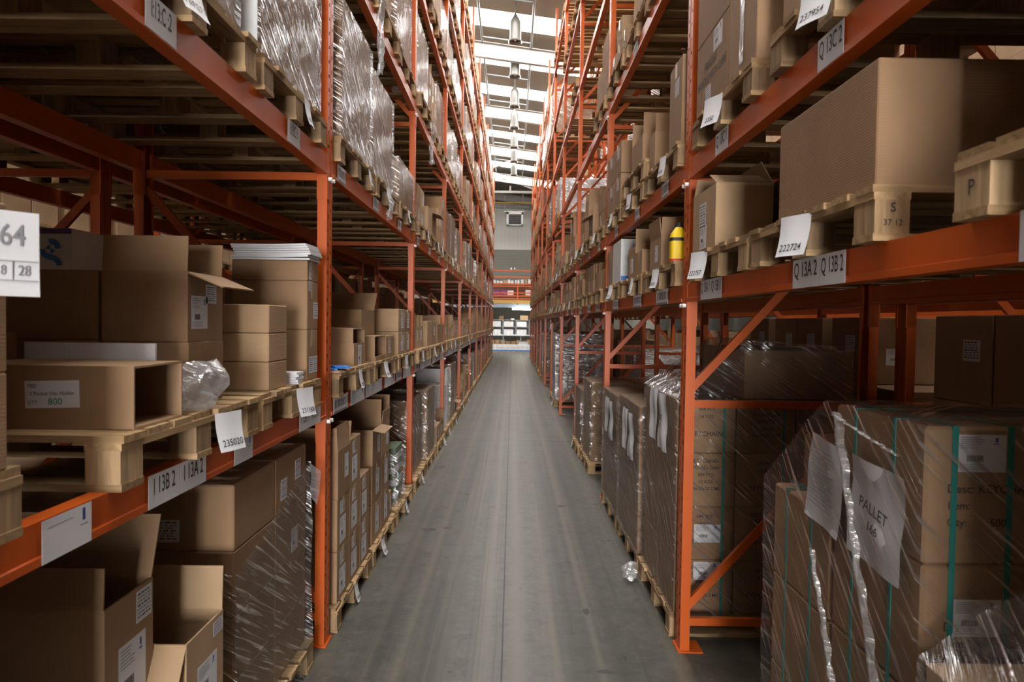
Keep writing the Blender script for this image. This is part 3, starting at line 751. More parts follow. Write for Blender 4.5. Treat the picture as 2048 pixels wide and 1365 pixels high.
beam_label('right', 0, 'C', 2.09, 2.27, 'Q 13C 2', h=0.105); beam_label('right', 0, 'C', 3.2, 3.4, 'Q 13C 1', h=0.105)
for bay in range(1, 6):
    yb0 = Y0 + BAY*(bay-1)
    for (a, w, v) in ((0.14, 0.36, 'loc'), (0.58, 0.42, 'blank'), (1.04, 0.62, 'none'), (1.78, 0.5, 'blank'), (2.36, 0.3, 'loc'), (2.75, 0.5, 'none')):
        beam_label('left', bay, 'B', yb0+a, yb0+a+w, None, v)
    for a in (0.2, 1.25, 2.35): beam_label('left', bay, 'C', yb0+a, yb0+a+0.2, None, 'loc')
    for a in (0.45, 1.35, 2.5): beam_label('right', bay, 'B', yb0+a, yb0+a+0.36, None, 'loc')
    for a in (0.5, 1.5, 2.6): beam_label('right', bay, 'C', yb0+a, yb0+a+0.2, None, 'loc')
    for a in (0.6, 1.7): beam_label('right', bay, 'D', yb0+a, yb0+a+0.2, None, 'loc')

def bay_y(bay, i): return Y0 + BAY*(bay-1) + 0.17 + i*1.085      # near edge of pallet i

# ================================================================== NEAREST BAY, LEFT RACK
L, Rr = 'left', 'right'
ZB = 1.43; DK = ZB + PH
p1 = pallet(L, 0, 'B', 0, 1.045, 0.78, label='wooden pallet at left frame edge under the carton with hanging paper')
p2 = pallet(L, 0, 'B', 1, 2.29, 0.98, label='wooden pallet under the open disc holder carton, left rack')
p3 = pallet(L, 0, 'B', 2, 3.265, 0.86, label='wooden pallet beside the near left upright, first shelf')
pallet_tag(p2, L, 0.13, '235020', w=0.135, h=0.135, curl=0.025, txt_h=0.033)
pallet_tag(p3, L, 0.05, '231168', w=0.135, h=0.135, curl=0.025, txt_h=0.033)
# carton with the hanging handwritten sheet
carton(-2.1, -1.56, 0.70, 1.38, DK, 0.55, 'added unseen light-blocking tall carton deep on the pallet at left frame edge'); carton(-2.1, -1.28, 0.70, 1.38, DK+0.55, 0.5, 'added unseen light-blocking upper carton deep on the pallet at left frame edge', tape=False)  # out-of-view cartons added to keep light off the shelf beyond
pallet(L, 0, 'A', 0, 1.0, 0.78, d0=0.03, label='unseen wooden pallet on floor under the added light-blocking cartons'); carton(-2.1, -1.085, 0.65, 1.38, PH, 0.55, 'added unseen light-blocking lower carton on floor pallet, left frame edge'); carton(-2.1, -1.085, 0.65, 1.38, PH+0.55, 0.55, 'added unseen light-blocking upper carton on floor pallet, left frame edge')  # out-of-view floor stack added to stop light entering the left bay
c = carton(-1.5, -1.035, 0.75, 1.40, DK, 0.20, 'brown carton with green dot at left frame edge', labels=())
link('green_dot', MB().lathe([(0.0, 0.0), (0.011, 0.0)], 14).mesh('dot', ['ink_green']), c, mtx=face_mtx('+x', (0.2325+0.0006-0.0015, 0.30, 0.165)))
c = carton(-1.5, -1.035, 0.75, 1.40, DK+0.20, 0.345, 'brown carton holding the handwritten sheet, left frame edge')
def sheet_fn(u, v): return ((u-0.5)*0.13, (v-0.5)*0.17, 0.0008*math.sin(u*4+1) + 0.004*(1-v)**4)
sh = link('handwritten_sheet', MB().grid(sheet_fn, 8, 8).mesh('sheet', ['paper'], True), loc=(-1.012, 1.353, 2.02), rot=(0, 0, 0), label='white sheet with handwritten 64 hanging at left frame edge', cat='paper sheet')
ang = math.atan2(0.10, 0.08)
sh.matrix_basis = Matrix.Translation((-1.012, 1.353, 2.02)) @ Matrix(((math.cos(ang), 0, math.sin(ang), 0), (math.sin(ang), 0, -math.cos(ang), 0), (0, 1, 0, 0), (0, 0, 0, 1)))
def on_sheet(t, x, y, hgt, mat='ink_grey'):
    me = TEXTS[t].copy(); me.materials.clear(); me.materials.append(MATS[mat])
    link('handwriting', me, sh, mtx=Matrix.Translation((x, y, 0.0022 if y > 0 else 0.003)) @ Matrix.Diagonal((hgt, hgt*1.35, 1, 1)))
on_sheet('64', 0.018, 0.035, 0.045); on_sheet('18', -0.002, -0.034, 0.02); on_sheet('28', 0.038, -0.034, 0.022)
link('ruled_table', MB().box(-0.064, 0.062, -0.0155, -0.0135, 0.001, 0.0022).box(-0.064, 0.062, -0.054, -0.0525, 0.001, 0.0035).box(0.018, 0.0195, -0.052, -0.014, 0.001, 0.003).mesh('lines', ['ink_grey']), sh)

# disc holder carton lying on its side, mouth to the aisle
fb = open_carton(-1.55, 2.035, DK+0.0905, 0.177, 0.28, 0.5, 'open brown carton lying sideways, labelled disc holder, mouth toward aisle', {'+x': (84, 0.03)}, rot=(0, math.pi/2, 0), mat='card')
lm = Matrix(((0,-1,0,0),(0,0,-1,0),(1,0,0,0),(0,0,0,1)))
lb = link('paper_label', label_mesh(0.152, 0.076, 'none'), fb, mtx=Matrix.Translation((-0.008, -0.1405, 0.273)) @ lm @ Matrix.Rotation(0.03, 4, 'Z'))
for t, x, y, hgt, mt in (('FBD', -0.055, 0.024, 0.011, 'ink'), ('3 Pocket Disc Holder', 0.0, 0.002, 0.0105, 'ink'), ('QTY', -0.055, -0.022, 0.010, 'ink'), ('800', 0.008, -0.021, 0.02, 'ink_green')):
    me = TEXTS[t].copy(); me.materials.clear(); me.materials.append(MATS[mt])
    link('lettering', me, lb, mtx=Matrix.Translation((x, y, 0.0012)) @ Matrix.Diagonal((hgt*1.35, hgt*1.35, 1, 1)))
link('white_board', MB().box(-0.21, 0.21, -0.005, 0.005, 0, 0.232).mesh('board', ['paper']), loc=(-1.355, 2.195, DK), label='white foam board standing behind the disc holder carton', cat='board')
# crumpled clear bag
def blob(sx, sy, sz, amp, seed, mat, k=22):
    bm = bmesh.new(); bmesh.ops.create_icosphere(bm, subdivisions=3, radius=1)
    for v in bm.verts:
        n = v.co.normalized(); q = n*1.4 + Vector((seed, seed*2, 0))
        r = 1 + amp*noise.noise(q) + amp*0.25*abs(noise.noise(q*2.7)) + 0.25*max(0, n.z)**3
        v.co = Vector((n.x*r*sx, n.y*r*sy, max(-sz*0.92, n.z*r*sz)))
    me = bpy.data.meshes.new('bag'); bm.to_mesh(me); bm.free(); me.materials.append(MATS[mat])
    return me
link('plastic_bag', blob(0.055, 0.13, 0.085, 0.55, 4.2, 'film_bag'), loc=(-1.075, 2.36, DK+0.078), label='crumpled clear plastic bag beside the disc holder carton', cat='plastic bag')
# cartons behind
lowc = carton(-1.455, -1.15, 2.42, 2.72, DK, 0.232, 'closed carton under the big open carton, left first shelf', labels=(('+x', 0.05, -0.05, 0.11, 0.10, 'text'),))
op = open_carton(-1.3025, 2.565, DK+0.232, 0.305, 0.29, 0.25, 'big open carton with raised flaps and hanging side flap, left first shelf', {'-y': (-4, 0.125), '+y': (5, 0.12), '+x': (112, 0.14)}, labels=(('+x', -0.18, -0.08, 0.13, 0.12, 'ship'), ('+x', 0.15, 0.2, 0.09, 0.07, 'text')))
carton(-1.80, -1.46, 2.42, 2.75, DK, 0.232, 'shadowed carton low behind the disc holder carton')
carton(-1.80, -1.47, 2.42, 2.75, DK+0.232, 0.25, 'shadowed carton left of the big open carton')
carton(-1.98, -1.70, 2.0, 2.35, DK, 0.26, 'shadowed carton with white paper behind the disc holder carton', labels=(('-y', 0.25, 0.0, 0.09, 0.17, 'text'),))
# printed white box with blue emblem
carton(-2.2, -1.82, 2.90, 3.25, DK, 0.42, 'tall shadowed carton under the white and blue printed box')
wb = carton(-2.2, -1.87, 2.90, 3.2, DK+0.42, 0.27, 'white box with blue emblem and bands at rear of left shelf', mat='card_white', tape=False, group='printed boxes')
def emblem():
    b = MB()
    def arc(cx, cy, r0, r1, a0, a1, n=12):
        for i in range(n):
            t0 = math.radians(a0+(a1-a0)*i/n); t1 = math.radians(a0+(a1-a0)*(i+1)/n)
            b.quad((cx+r0*math.cos(t0), cy+r0*math.sin(t0), 0), (cx+r1*math.cos(t0), cy+r1*math.sin(t0), 0), (cx+r1*math.cos(t1), cy+r1*math.sin(t1), 0), (cx+r0*math.cos(t1), cy+r0*math.sin(t1), 0))
    arc(0, 0.014, 0.022, 0.045, 5, 100); arc(0, 0.014, 0.0, 0.018, 90, 180); arc(0, 0.014, 0.0, 0.018, 270, 360)
    arc(0, 0.014, 0.022, 0.045, 180, 268); arc(-0.003, -0.064, 0.032, 0.055, 12, 88)
    return b.mesh('emblem', ['blue'])
link('emblem', emblem(), wb, mtx=face_mtx('-y', (0.075, -0.1515, 0.165)))
link('blue_band', MB().box(-0.163, 0.163, -0.1505, -0.1487, 0.055, 0.085).mesh('band', ['blue']), wb)
link('purple_band', MB().box(-0.163, 0.163, -0.1505, -0.1487, 0.245, 0.268).box(-0.163, 0.163, -0.1505, -0.1487, 0.032, 0.042).mesh('band', ['purple']), wb)
# small stack of three, tall stack, magazines
for k, w in enumerate(('bottom', 'middle', 'top')):
    carton(-1.37, -1.065, 2.985, 3.225, DK+0.127*k, 0.126, f'small carton, {w} of three stacked beside the plastic bag', mat='card_light', labels=(('+x', 0.0, 0.0, 0.085, 0.085, 'text'),), tape=False)
for k, (h0, hh, w) in enumerate(((0, 0.265, 'lowest'), (0.265, 0.25, 'middle'), (0.515, 0.105, 'thin uppermost'))):
    carton(-1.44, -1.05, 3.50, 3.69, DK+h0, hh, f'{w} carton of the tall stack topped with white magazines', labels=[(('+x', -0.1, -0.2, 0.07, 0.085, 'text'), ('+x', 0.3, -0.2, 0.07, 0.085, 'text')), (('+x', 0.3, -0.1, 0.08, 0.085, 'text'), ('+x', -0.2, 0.4, 0.06, 0.05, 'text')), (('+x', -0.2, 0, 0.05, 0.085, 'text'),)][k])
for k in range(7):
    zz = DK+0.62+0.0115*k
    def mag(u, v): 
        return ((u-0.5)*0.39, (v-0.5)*0.2, 0.012*max(0, u-0.55)*(1.0 if k else 0.3))
    b = MB().grid(lambda u, v: mag(u, v), 8, 2).grid(lambda u, v: Vector(mag(u, v))+Vector((0, 0, 0.010)), 8, 2)
    b.grid(lambda u, v: Vector(mag(u, 0))+Vector((0, 0, 0.010*v)), 8, 1); b.grid(lambda u, v: Vector(mag(u, 1))+Vector((0, 0, 0.010*v)), 8, 1)
    b.grid(lambda u, v: Vector(mag(1, u))+Vector((0, 0, 0.010*v)), 2, 1); b.grid(lambda u, v: Vector(mag(0, u))+Vector((0, 0, 0.010*v)), 2, 1)
    link('magazine', b.mesh('magazine', ['paper']), loc=(-1.235+R(-0.012, 0.012), 3.59+R(-0.006, 0.006), zz), rot=(0, 0, R(-0.03, 0.03)), label=f'white magazine, {["bottom","second","third","fourth","fifth","sixth","top"][k]} of the pile on the tall carton stack', cat='magazine', group='white magazines')
for k in range(5):
    link('leaflet_bundle', cached('leaf', lambda: MB().box(-0.06, 0.06, -0.045, 0.045, 0, 0.011).mesh('leaflets', ['paper'])), loc=(-1.10, 3.36, DK+0.0118*k), rot=(0, 0, R(-0.12, 0.12)), label=f'white leaflet bundle, {["bottom","second","third","fourth","top"][k]} one beside the tall carton stack', cat='leaflets', group='leaflet bundles')

# ---- floor level, nearest left bay
pallet(L, 0, 'A', 1, 2.05, 1.0, d0=0.02, label='wooden pallet on floor under the two open cartons, left'); pallet(L, 0, 'A', 2, 3.2, 1.0, d0=0.0, label='wooden pallet on floor under the wrapped cartons, near left upright')
carton(-1.66, -1.16, 1.94, 2.205, PH, 0.45, 'closed carton under the big open carton, floor left')
open_carton(-1.41, 2.0725, PH+0.45, 0.5, 0.265, 0.45, 'big open carton with paper labels at lower left corner', {'-y': (-3, 0.12), '+y': (18, 0.2), '-x': (30, 0.2)}, labels=(('+x', 0.05, -0.05, 0.15, 0.20, 'ship'), ('+x', 0.3, 0.36, 0.09, 0.1, 'text')))
carton(-1.33, -1.055, 2.215, 2.50, PH, 0.36, 'closed carton under the small open carton, floor left')
open_carton(-1.1925, 2.3575, PH+0.36, 0.275, 0.285, 0.31, 'small open carton with upright rear flap, floor left', {'+y': (3, 0.16), '-y': (152, 0.15), '-x': (60, 0.12)}, mat='card_light', labels=(('+x', 0.05, -0.1, 0.15, 0.13, 'ship'), ('+x', 0.35, 0.36, 0.08, 0.05, 'text')))
carton(-2.15, -1.70, 1.62, 2.02, PH, 0.8, 'tall shadowed carton at the rear, floor left'); carton(-2.15, -1.70, 2.06, 2.46, PH, 0.7, 'shadowed carton with pale label at the rear, floor left', labels=(('-y', 0.1, 0.3, 0.14, 0.09, 'text'),))
def a2_extra(o, i, j, k, nx, ny, nz, sx, sy, sz):
    if i == nx-1 and k == 3 and j == 1: put_label(o, '+x', sx, sy, sz, -0.25, -0.1, 0.09, 0.10, 'text'); put_label(o, '+x', sx, sy, sz, 0.2, 0.1, 0.09, 0.10, 'text')
    if j == 0 and k == 3: put_label(o, '-y', sx, sy, sz, -0.1, -0.2, 0.16, 0.09, 'text')
    if i == nx-1 and k == 2 and j == 1: put_label(o, '+x', sx, sy, sz, 0.1, -0.2, 0.1, 0.12, 'ship')
FSEED[0] += 1
e = link('wrapped_load', None, loc=(-1.60, 3.19, PH), label='carton stack half wrapped in clear film beside near left upright', cat='wrapped load', group='film-wrapped pallet loads')
for k in range(4):
    for j in range(2):
        for i in range(2):
            o = link('carton', chamfer_box(0.494, 0.474, 0.269, 'card', 0.006), e, loc=(-0.25+0.5*i, -0.24+0.48*j, 0.27*k)); a2_extra(o, i, j, k, 2, 2, 4, 0.5, 0.48, 0.27)
g = 0.515; q = 0.5
link('stretch_film', film_mesh([((g,-q,-0.14),(g+0.02,q,-0.14),(g,q,0.98),(g,-q,0.72)), ((-g,-q,-0.1),(g,-q,-0.14),(g,-q,0.72),(-g,-q,0.78)), ((g+0.02,q,-0.14),(-g,q,-0.1),(-g,q,0.98),(g,q,0.98))], 0.010, 'film_heavy', 77, 0.05), e)
link('loose_film_tail', film_mesh([((g+0.01,q-0.02,0.98),(g+0.05,q+0.02,0.93),(g+0.03,q+0.03,0.72),(g+0.0,q-0.01,0.78))], 0.02, 'film_bag', 5, 0.02), e)

# ---- second shelf, nearest left bay
pc2 = pallet(L, 0, 'C', 1, 2.25, 0.98, label='old dark pallet on the second shelf at upper left'); pc3 = pallet(L, 0, 'C', 2, 3.30, 0.94, label='wooden pallet under film-wrapped load, upper left by upright')
pallet(L, 0, 'C', 0, 1.05, 0.78, label='wooden pallet on the second shelf, at the frame corner upper left')
pallet_tag(pc2, L, -0.12, None, w=0.14, h=0.15, curl=0.04); pallet_tag(pc3, L, 0.1, None, w=0.105, h=0.125, curl=R(0.01, 0.035))
wrapped(L, 0, 'C', 1, 1.80, 2.70, 2.84+PH, 1.0, 0.03, 1.13, label='film-wrapped cartons above the old dark pallet, upper left'); wrapped(L, 0, 'C', 0, 0.68, 1.4, 2.84+PH, 1.0, 0.03, 1.13, label='film-wrapped cartons on second shelf, frame corner upper left')
w3 = wrapped(L, 0, 'C', 2, 2.87, 3.74, 2.84+PH, 1.05, 0.005, 1.13, 'film_heavy', rows=(2, 2, 4), label='large film-wrapped load with white edge board, upper left by upright', res=0.05)
link('edge_board', MB().box(0.455, 0.562, -0.452, -0.447, 0.0, 1.04).mesh('board', ['card_white']), w3)
link('film_tail', film_mesh([((0.57, 0.25, 1.0),(0.60, 0.47, 0.92),(0.60, 0.49, 0.80),(0.58, 0.30, 0.8))], 0.02, 'film_bag', 9, 0.03), w3)
for d in (pc2, pc3): pass

# ================================================================== SECOND BAY, LEFT RACK
by = [bay_y(1, i) for i in range(3)]
for lev in 'ABC':
    for i in range(3):
        p = pallet(L, 1, lev, i, by[i]+0.5, 1.0)
        if lev != 'C' or i: pallet_tag(p, L, R(-0.2, 0.15), None, w=0.105, h=0.125, curl=R(0.01, 0.035))
        else: pallet_tag(p, L, 0.3, None, w=0.105, h=0.125, curl=R(0.01, 0.035))
# first shelf: pick cartons
link('card_sheet', MB().box(-0.4, 0.04, -0.47, 0.42, 0, 0.005).mesh('sheet', ['card_light']), loc=(-1.08, by[0]+0.5, DK), label='flat cardboard sheet on pallet beside near left upright', cat='cardboard sheet')
for dx, dy in ((0, 0.04), (0.05, 0.09)): link('blue_booklet', cached('blueb', lambda: MB().box(-0.05, 0.05, -0.08, 0.08, 0, 0.012).mesh('booklet', ['blue'])), loc=(-1.13+dx, by[0]+0.12+dy, DK+0.005 if dx == 0 else DK+0.017), rot=(0,0,0.2+dx*5), label=f'{"lower" if dx == 0 else "upper"} blue booklet on the cardboard sheet by near left upright', cat='booklet', group='blue booklets')
open_carton(-1.24, 4.76, DK+0.005, 0.36, 0.36, 0.25, 'pick carton with cut-out front, nearest in second bay, first shelf left', {}, cut=('+x', 0.62), lid=True, labels=(('+x', 0.0, -0.22, 0.10, 0.14, 'ship'),), group='pick cartons')
open_carton(-1.21, 5.47, DK, 0.32, 0.42, 0.19, 'low pick carton with cut-out front and blue contents, second left bay', {}, cut=('+x', 0.2), lid=True, group='pick cartons')
link('blue_booklet', CACHE['blueb'], loc=(-1.12, 5.45, DK+0.008), label='blue booklet inside the low pick carton', cat='booklet', group='blue booklets')
carton(-1.37, -1.05, 5.70, 6.05, DK, 0.19, 'labelled carton next to the low pick carton, second left bay', labels=(('+x', 0, 0, 0.11, 0.11, 'text'),))
open_carton(-1.42, 5.55, DK+0.2, 0.5, 0.5, 0.2, 'wide open carton with dark raised flap, second left bay first shelf', {'+y': (40, 0.2), '-x': (20, 0.15)})
carton(-1.68, -1.2, 5.3, 5.8, DK, 0.199, 'carton carrying the wide open carton, second left bay')
for k in range(2):
    for j in range(2):
        carton(-1.4, -1.045, 6.30+0.36*j, 6.655+0.36*j, DK+0.215*k, 0.213, f'{("lower","upper")[k]} {("near","far")[j]} carton of the labelled block, second left bay first shelf', mat='card_light' if j == 0 else 'card', labels=(('+x', 0.1, 0.0, 0.13, 0.15, 'text' if k else 'ship'),))
carton(-1.95, -1.45, 4.2, 4.75, DK, 0.30, 'shadowed carton behind the nearest pick carton'); carton(-1.95, -1.5, 4.85, 5.25, DK, 0.34, 'shadowed carton at rear of second left bay'); carton(-1.9, -1.46, 4.5, 4.9, DK+0.34, 0.17, 'shadowed carton lying on the rear cartons, second left bay')
# floor: labelled cartons
for k in range(3):
    for j in range(3):
        lab = f'{("bottom","middle","top")[k]} row labelled carton, {POS[j]} column, floor stack beside near left upright'
        x1 = -1.05; y0 = by[0]+0.06+0.315*j
        if k == 2 and j == 0: open_carton(-1.26, y0+0.16, PH+0.64, 0.42, 0.31, 0.30, 'open carton with raised flaps on floor stack beside near left upright', {'+x': (-8, 0.15), '+y': (20, 0.15), '-y': (10, 0.15)}, labels=(('+x', 0.2, 0.1, 0.1, 0.15, 'ship'),))
        elif k == 2 and j == 2: continue
        else: carton(x1-0.42, x1, y0, y0+0.312, PH+0.32*k, 0.319, lab, labels=(('+x', -0.05, -0.15, 0.15, 0.16, 'ship'), ('+x', -0.1, 0.3, 0.1, 0.08, 'text')))
for k in range(3):
    for j in range(2):
        y0 = by[1]+0.06+0.37*j
        if k == 2: open_carton(-1.28, y0+0.18, PH+0.62, 0.44, 0.35, 0.28, f'open carton with raised flaps, {("near","far")[j]} top of middle floor stack, second left bay', {'+x': (100 if j == 0 else 5, 0.1), '+y': (5, 0.2), '-x': (0, 0.15)}, labels=(('+x', 0.2, 0.0, 0.1, 0.14, 'ship'),))
        else: carton(-1.5, -1.06, y0, y0+0.362, PH+0.31*k, 0.309, f'{("bottom","middle")[k]} {("near","far")[j]} carton of middle floor stack, second left bay', labels=(('+x', 0.1, 0.0, 0.13, 0.2, 'ship'),))
carton(-1.32, -1.07, by[1]+0.82, by[1]+0.99, PH, 0.22, 'small crushed carton on floor pallet, second left bay', labels=(('+x', 0.2, 0, 0.06, 0.1, 'text'),)); carton(-1.36, -1.12, by[1]+0.82, by[1]+1.02, PH+0.22, 0.24, 'small carton resting on the crushed carton, second left bay', labels=(('+x', 0, 0, 0.1, 0.12, 'ship'),))
# film wrapped brochures
e = link('wrapped_brochures', None, loc=(-1.28, by[2]+0.36, PH), label='film-wrapped stack of green and white brochures on floor pallet, left', cat='brochures')
for k in range(9): link('brochure_bundle', cached(('bro', k % 2), lambda: MB().box(-0.2, 0.2, -0.2, 0.2, 0, 0.058).mesh('brochures', ['paper' if k % 2 else 'green_paper'])), e, loc=(R(-0.01,0.01), R(-0.01,0.01), 0.06*k), rot=(0, 0, R(-0.06, 0.06)))
film_box(e, -0.23, 0.23, -0.23, 0.23, -0.05, 0.50, 'film_heavy', 0.014, 31, False, 0.04)
carton(-2.1, -1.55, by[0]+0.1, by[0]+0.6, PH, 0.85, 'tall shadowed carton behind the near floor stack, second left bay', labels=(('-y', 0.2, 0.3, 0.12, 0.08, 'text'),))
carton(-2.1, -1.6, by[2]+0.1, by[2]+0.62, PH, 0.95, 'tall shadowed carton behind the wrapped brochures', labels=(('-y', 0.1, 0.3, 0.12, 0.08, 'text'),)); carton(-2.1, -1.6, by[1]+0.2, by[1]+0.85, PH, 0.9, 'tall shadowed carton behind the middle floor stack', labels=(('-y', 0.1, 0.3, 0.12, 0.08, 'text'),))
# second shelf: wrapped loads
wrapped(L, 1, 'C', 0, 4.20, 5.07, 2.84+PH, 0.86, 0.0, 1.1, 'film_heavy', rows=(2, 2, 4), label='tall film-wrapped carton load just beyond the near left upright', res=0.045)
wrapped(L, 1, 'C', 1, 5.20, 6.10, 2.84+PH, 0.80, 0.02, 1.1, 'film_heavy', rows=(2, 2, 3), label='film-wrapped carton load, middle of second bay, second shelf left')
wrapped(L, 1, 'C', 2, 6.28, 7.25, 2.84+PH, 0.40, 0.0, 1.1, 'film_heavy', rows=(2, 3, 2), label='low film-wrapped load before the second left upright')
carton(-1.9, -1.45, 6.4, 6.95, 2.84+PH+0.42, 0.3, 'carton with pale label lying on the low wrapped load', labels=(('-y', 0.1, 0.1, 0.16, 0.08, 'text'),))

# ================================================================== NEAREST BAY, RIGHT RACK
ZQ = 2.13; DQ = ZQ + PH; DC_ = 2.84 + PH
ps = pallet(Rr, 0, 'B', 1, 2.30, 0.94, d0=-0.04, label='wooden pallet stencilled S 37 12 under the plain big carton')
pp = pallet(Rr, 0, 'B', 0, 1.08, 0.84, d0=-0.04, label='wooden pallet with stencilled P at the right frame edge')
pq = pallet(Rr, 0, 'B', 2, 3.27, 0.90, d0=-0.04, label='wooden pallet beside the near right upright, first shelf')
text(ps, 'S', '-y', (-PD/2+0.052, -0.47-0.0015, 0.088), 0.026, 'ink', 1.0); text(ps, '37 12', '-y', (-PD/2+0.052, -0.47-0.0015, 0.048), 0.017, 'ink', 1.0)
text(pp, 'P', '-x', (-PD/2+0.0015, 0.365, 0.065), 0.035, 'ink', 0.9)
pallet_tag(ps, Rr, -0.03, '222724', w=0.135, h=0.135, curl=0.025, txt_h=0.033); pallet_tag(pq, Rr, 0.17, '222757', w=0.135, h=0.135, curl=0.025, txt_h=0.033)
carton(0.98, 1.62, 1.862, 2.545, DQ, 0.35, 'big plain brown carton on the stencilled pallet, right', tape=False)
carton(1.13, 2.05, 0.7, 1.45, DQ, 0.43, 'carton on the P stencilled pallet at right frame edge')
carton(1.15, 2.05, 0.7, 1.45, DC_, 0.9, 'added unseen light-blocking carton on second shelf, upper right frame corner')  # out-of-view carton added to block light at the near end
oc = open_carton(1.12, 3.535, DQ, 0.28, 0.41, 0.31, 'tan carton with half-open flaps and two paper labels by near right upright', {'+y': (-35, 0.1), '-y': (-62, 0.12), '+x': (-30, 0.12)}, mat='card_light', labels=(('-x', -0.05, 0.1, 0.12, 0.12, 'text'), ('-x', -0.02, -0.27, 0.12, 0.12, 'ship')))
carton(1.30, 1.75, 2.86, 3.25, DQ, 0.3, 'shadowed carton behind the plain big carton, right'); carton(1.3, 1.75, 3.3, 3.7, DQ, 0.34, 'shadowed carton behind the tan open carton, right')
# second shelf
DC = 2.84 + PH
pa = pallet(Rr, 0, 'C', 2, 3.27, 0.92, d0=-0.04, label='wooden pallet under the fragile cartons, upper right by upright'); pb = pallet(Rr, 0, 'C', 1, 2.15, 0.92, d0=-0.04, label='wooden pallet at upper right with long number tag'); pallet(Rr, 0, 'C', 0, 1.07, 0.84, d0=-0.04, label='wooden pallet on second shelf, upper right frame corner')
pallet_tag(pa, Rr, -0.02, '2350', w=0.135, h=0.135, curl=0.025, txt_h=0.033); pallet_tag(pb, Rr, 0.0, '237954', w=0.135, h=0.135, curl=0.025, txt_h=0.033)
c = carton(0.98, 1.55, 3.19, 3.73, DC, 0.385, 'brown carton printed fragile handle with care, upper right', labels=(('-x', 0.18, 0.33, 0.14, 0.11, 'ship'), ('-x', -0.1, -0.3, 0.09, 0.1, 'text')), tape=False)
text(c, 'FRAGILE', '-x', (-0.2848, 0.02, 0.235), 0.046, 'ink', 0.9); text(c, 'HANDLE WITH CARE', '-x', (-0.2848, 0.0, 0.165), 0.044, 'ink', 0.85)
c = carton(0.98, 1.55, 2.82, 3.185, DC, 0.62, 'tall brown carton with torn tape and printed side, upper right', tape=False)
text(c, 'HANDLE', '-y', (-0.05, -0.1818, 0.19), 0.05, 'ink', 1.0)
link('tape_scrap', film_mesh([((-0.2855, 0.03, 0.05), (-0.2875, -0.03, 0.05), (-0.2875, -0.03, 0.5), (-0.2855, 0.03, 0.5))], 0.004, 'film_bag', 3, 0.015), c)
carton(0.98, 1.55, 3.19, 3.73, DC+0.385, 0.35, 'brown carton stacked on the fragile carton, upper right'); carton(1.0, 1.55, 2.3, 2.60, DC, 0.5, 'brown carton above the long number tag, upper right'); carton(1.0, 1.55, 1.75, 2.26, DC, 0.45, 'brown carton on the tagged pallet, upper right edge')

# ---- floor: strapped cartons under film
pallet(Rr, 0, 'A', 1, 2.315, 1.02, d0=0.08, label='wooden pallet under the strapped keychain cartons, lower right'); pallet(Rr, 0, 'A', 0, 1.20, 1.02, d0=0.03, label='wooden pallet under crumpled film load at lower right corner')
e = link('wrapped_load', None, loc=(1.1, 1.80, PH), label='green-strapped keychain cartons in clear film with PALLET sheets, lower right', cat='wrapped load', group='film-wrapped pallet loads')
def strap(o, sx, sy, sz, fx):
    me = cached(('strap', round(sx,2), round(sy,2), round(sz,2), fx), lambda: [b := MB()] and [b.box(fx*sx-0.008, fx*sx+0.008, -sy/2-0.0015, sy/2+0.0015, -0.0005, 0.0008), b.box(fx*sx-0.008, fx*sx+0.008, -sy/2-0.0022, -sy/2+0.001, 0, sz+0.001), b.box(fx*sx-0.008, fx*sx+0.008, sy/2-0.001, sy/2+0.0022, 0, sz+0.001), b.box(fx*sx-0.008, fx*sx+0.008, -sy/2-0.0022, sy/2+0.0022, sz-0.0005, sz+0.0015)] and b.mesh('strap', ['strap_teal']))
    link('strap', me, o, label='green plastic strap')
def strap_y(o, sx, sy, sz, fy):
    me = cached(('strapy', round(sx,2), round(sy,2), round(sz,2), fy), lambda: [b := MB()] and [b.box(-sx/2-0.0022, -sx/2+0.001, fy*sy-0.008, fy*sy+0.008, 0, sz+0.001), b.box(-sx/2-0.0022, sx/2, fy*sy-0.008, fy*sy+0.008, sz-0.0005, sz+0.0015)] and b.mesh('strap', ['strap_teal']))
    link('strap', me, o, label='green plastic strap')
SZ = 0.372
for k in range(4):
    for j in range(2):
        for i in range(2):
            if j == 1 and k == 3: continue
            sx, sy = 0.60, 0.505
            hk = SZ if j == 0 else SZ*0.985
            o = link('carton', chamfer_box(sx-0.006, sy-0.006, hk-0.001, 'card', 0.008), e, loc=(0.3+0.6*i, 0.2525+0.52*j, hk*k))
            for fx in (-0.37, -0.12): strap(o, sx-0.006, sy-0.006, hk, fx)
            for fy in (-0.2, 0.24): strap_y(o, sx-0.006, sy-0.006, hk, fy)
            if j == 0 and i == 0:
                put_label(o, '-y', sx, sy, hk, -0.25, 0.31 if k == 3 else 0.12, 0.13, 0.10, 'ship')
                for t, x, z, hh in (('Desc: KEYCHAINS', -0.11, 0.205, 0.024), ('Item:', -0.205, 0.16, 0.022), ('Qty:', -0.21, 0.115, 0.022), ('500', -0.1, 0.115, 0.022)): text(o, t, '-y', (x, -0.2508, z), hh, 'ink')
            elif j == 0 and k == 2: pass
o = link('carton', chamfer_box(0.5, 0.40, 0.22, 'card', 0.008), e, loc=(0.33, 0.73, SZ*0.985*3))
def curved_sheet(w, h, amp, seed):
    return MB().grid(lambda u, v: ((u-0.5)*w, (v-0.5)*h, amp*(math.sin(u*7+seed+v*3)*0.5+math.sin(v*9+seed*2)*0.35) + 0.012), 10, 12).mesh('sheet', ['paper'], True)
f = FR[Rr]
s1 = link('packing_list', curved_sheet(0.25, 0.30, 0.008, 1.0), e, mtx=face_mtx('-x', (-0.012, 0.52, 1.21), spin=-0.10))
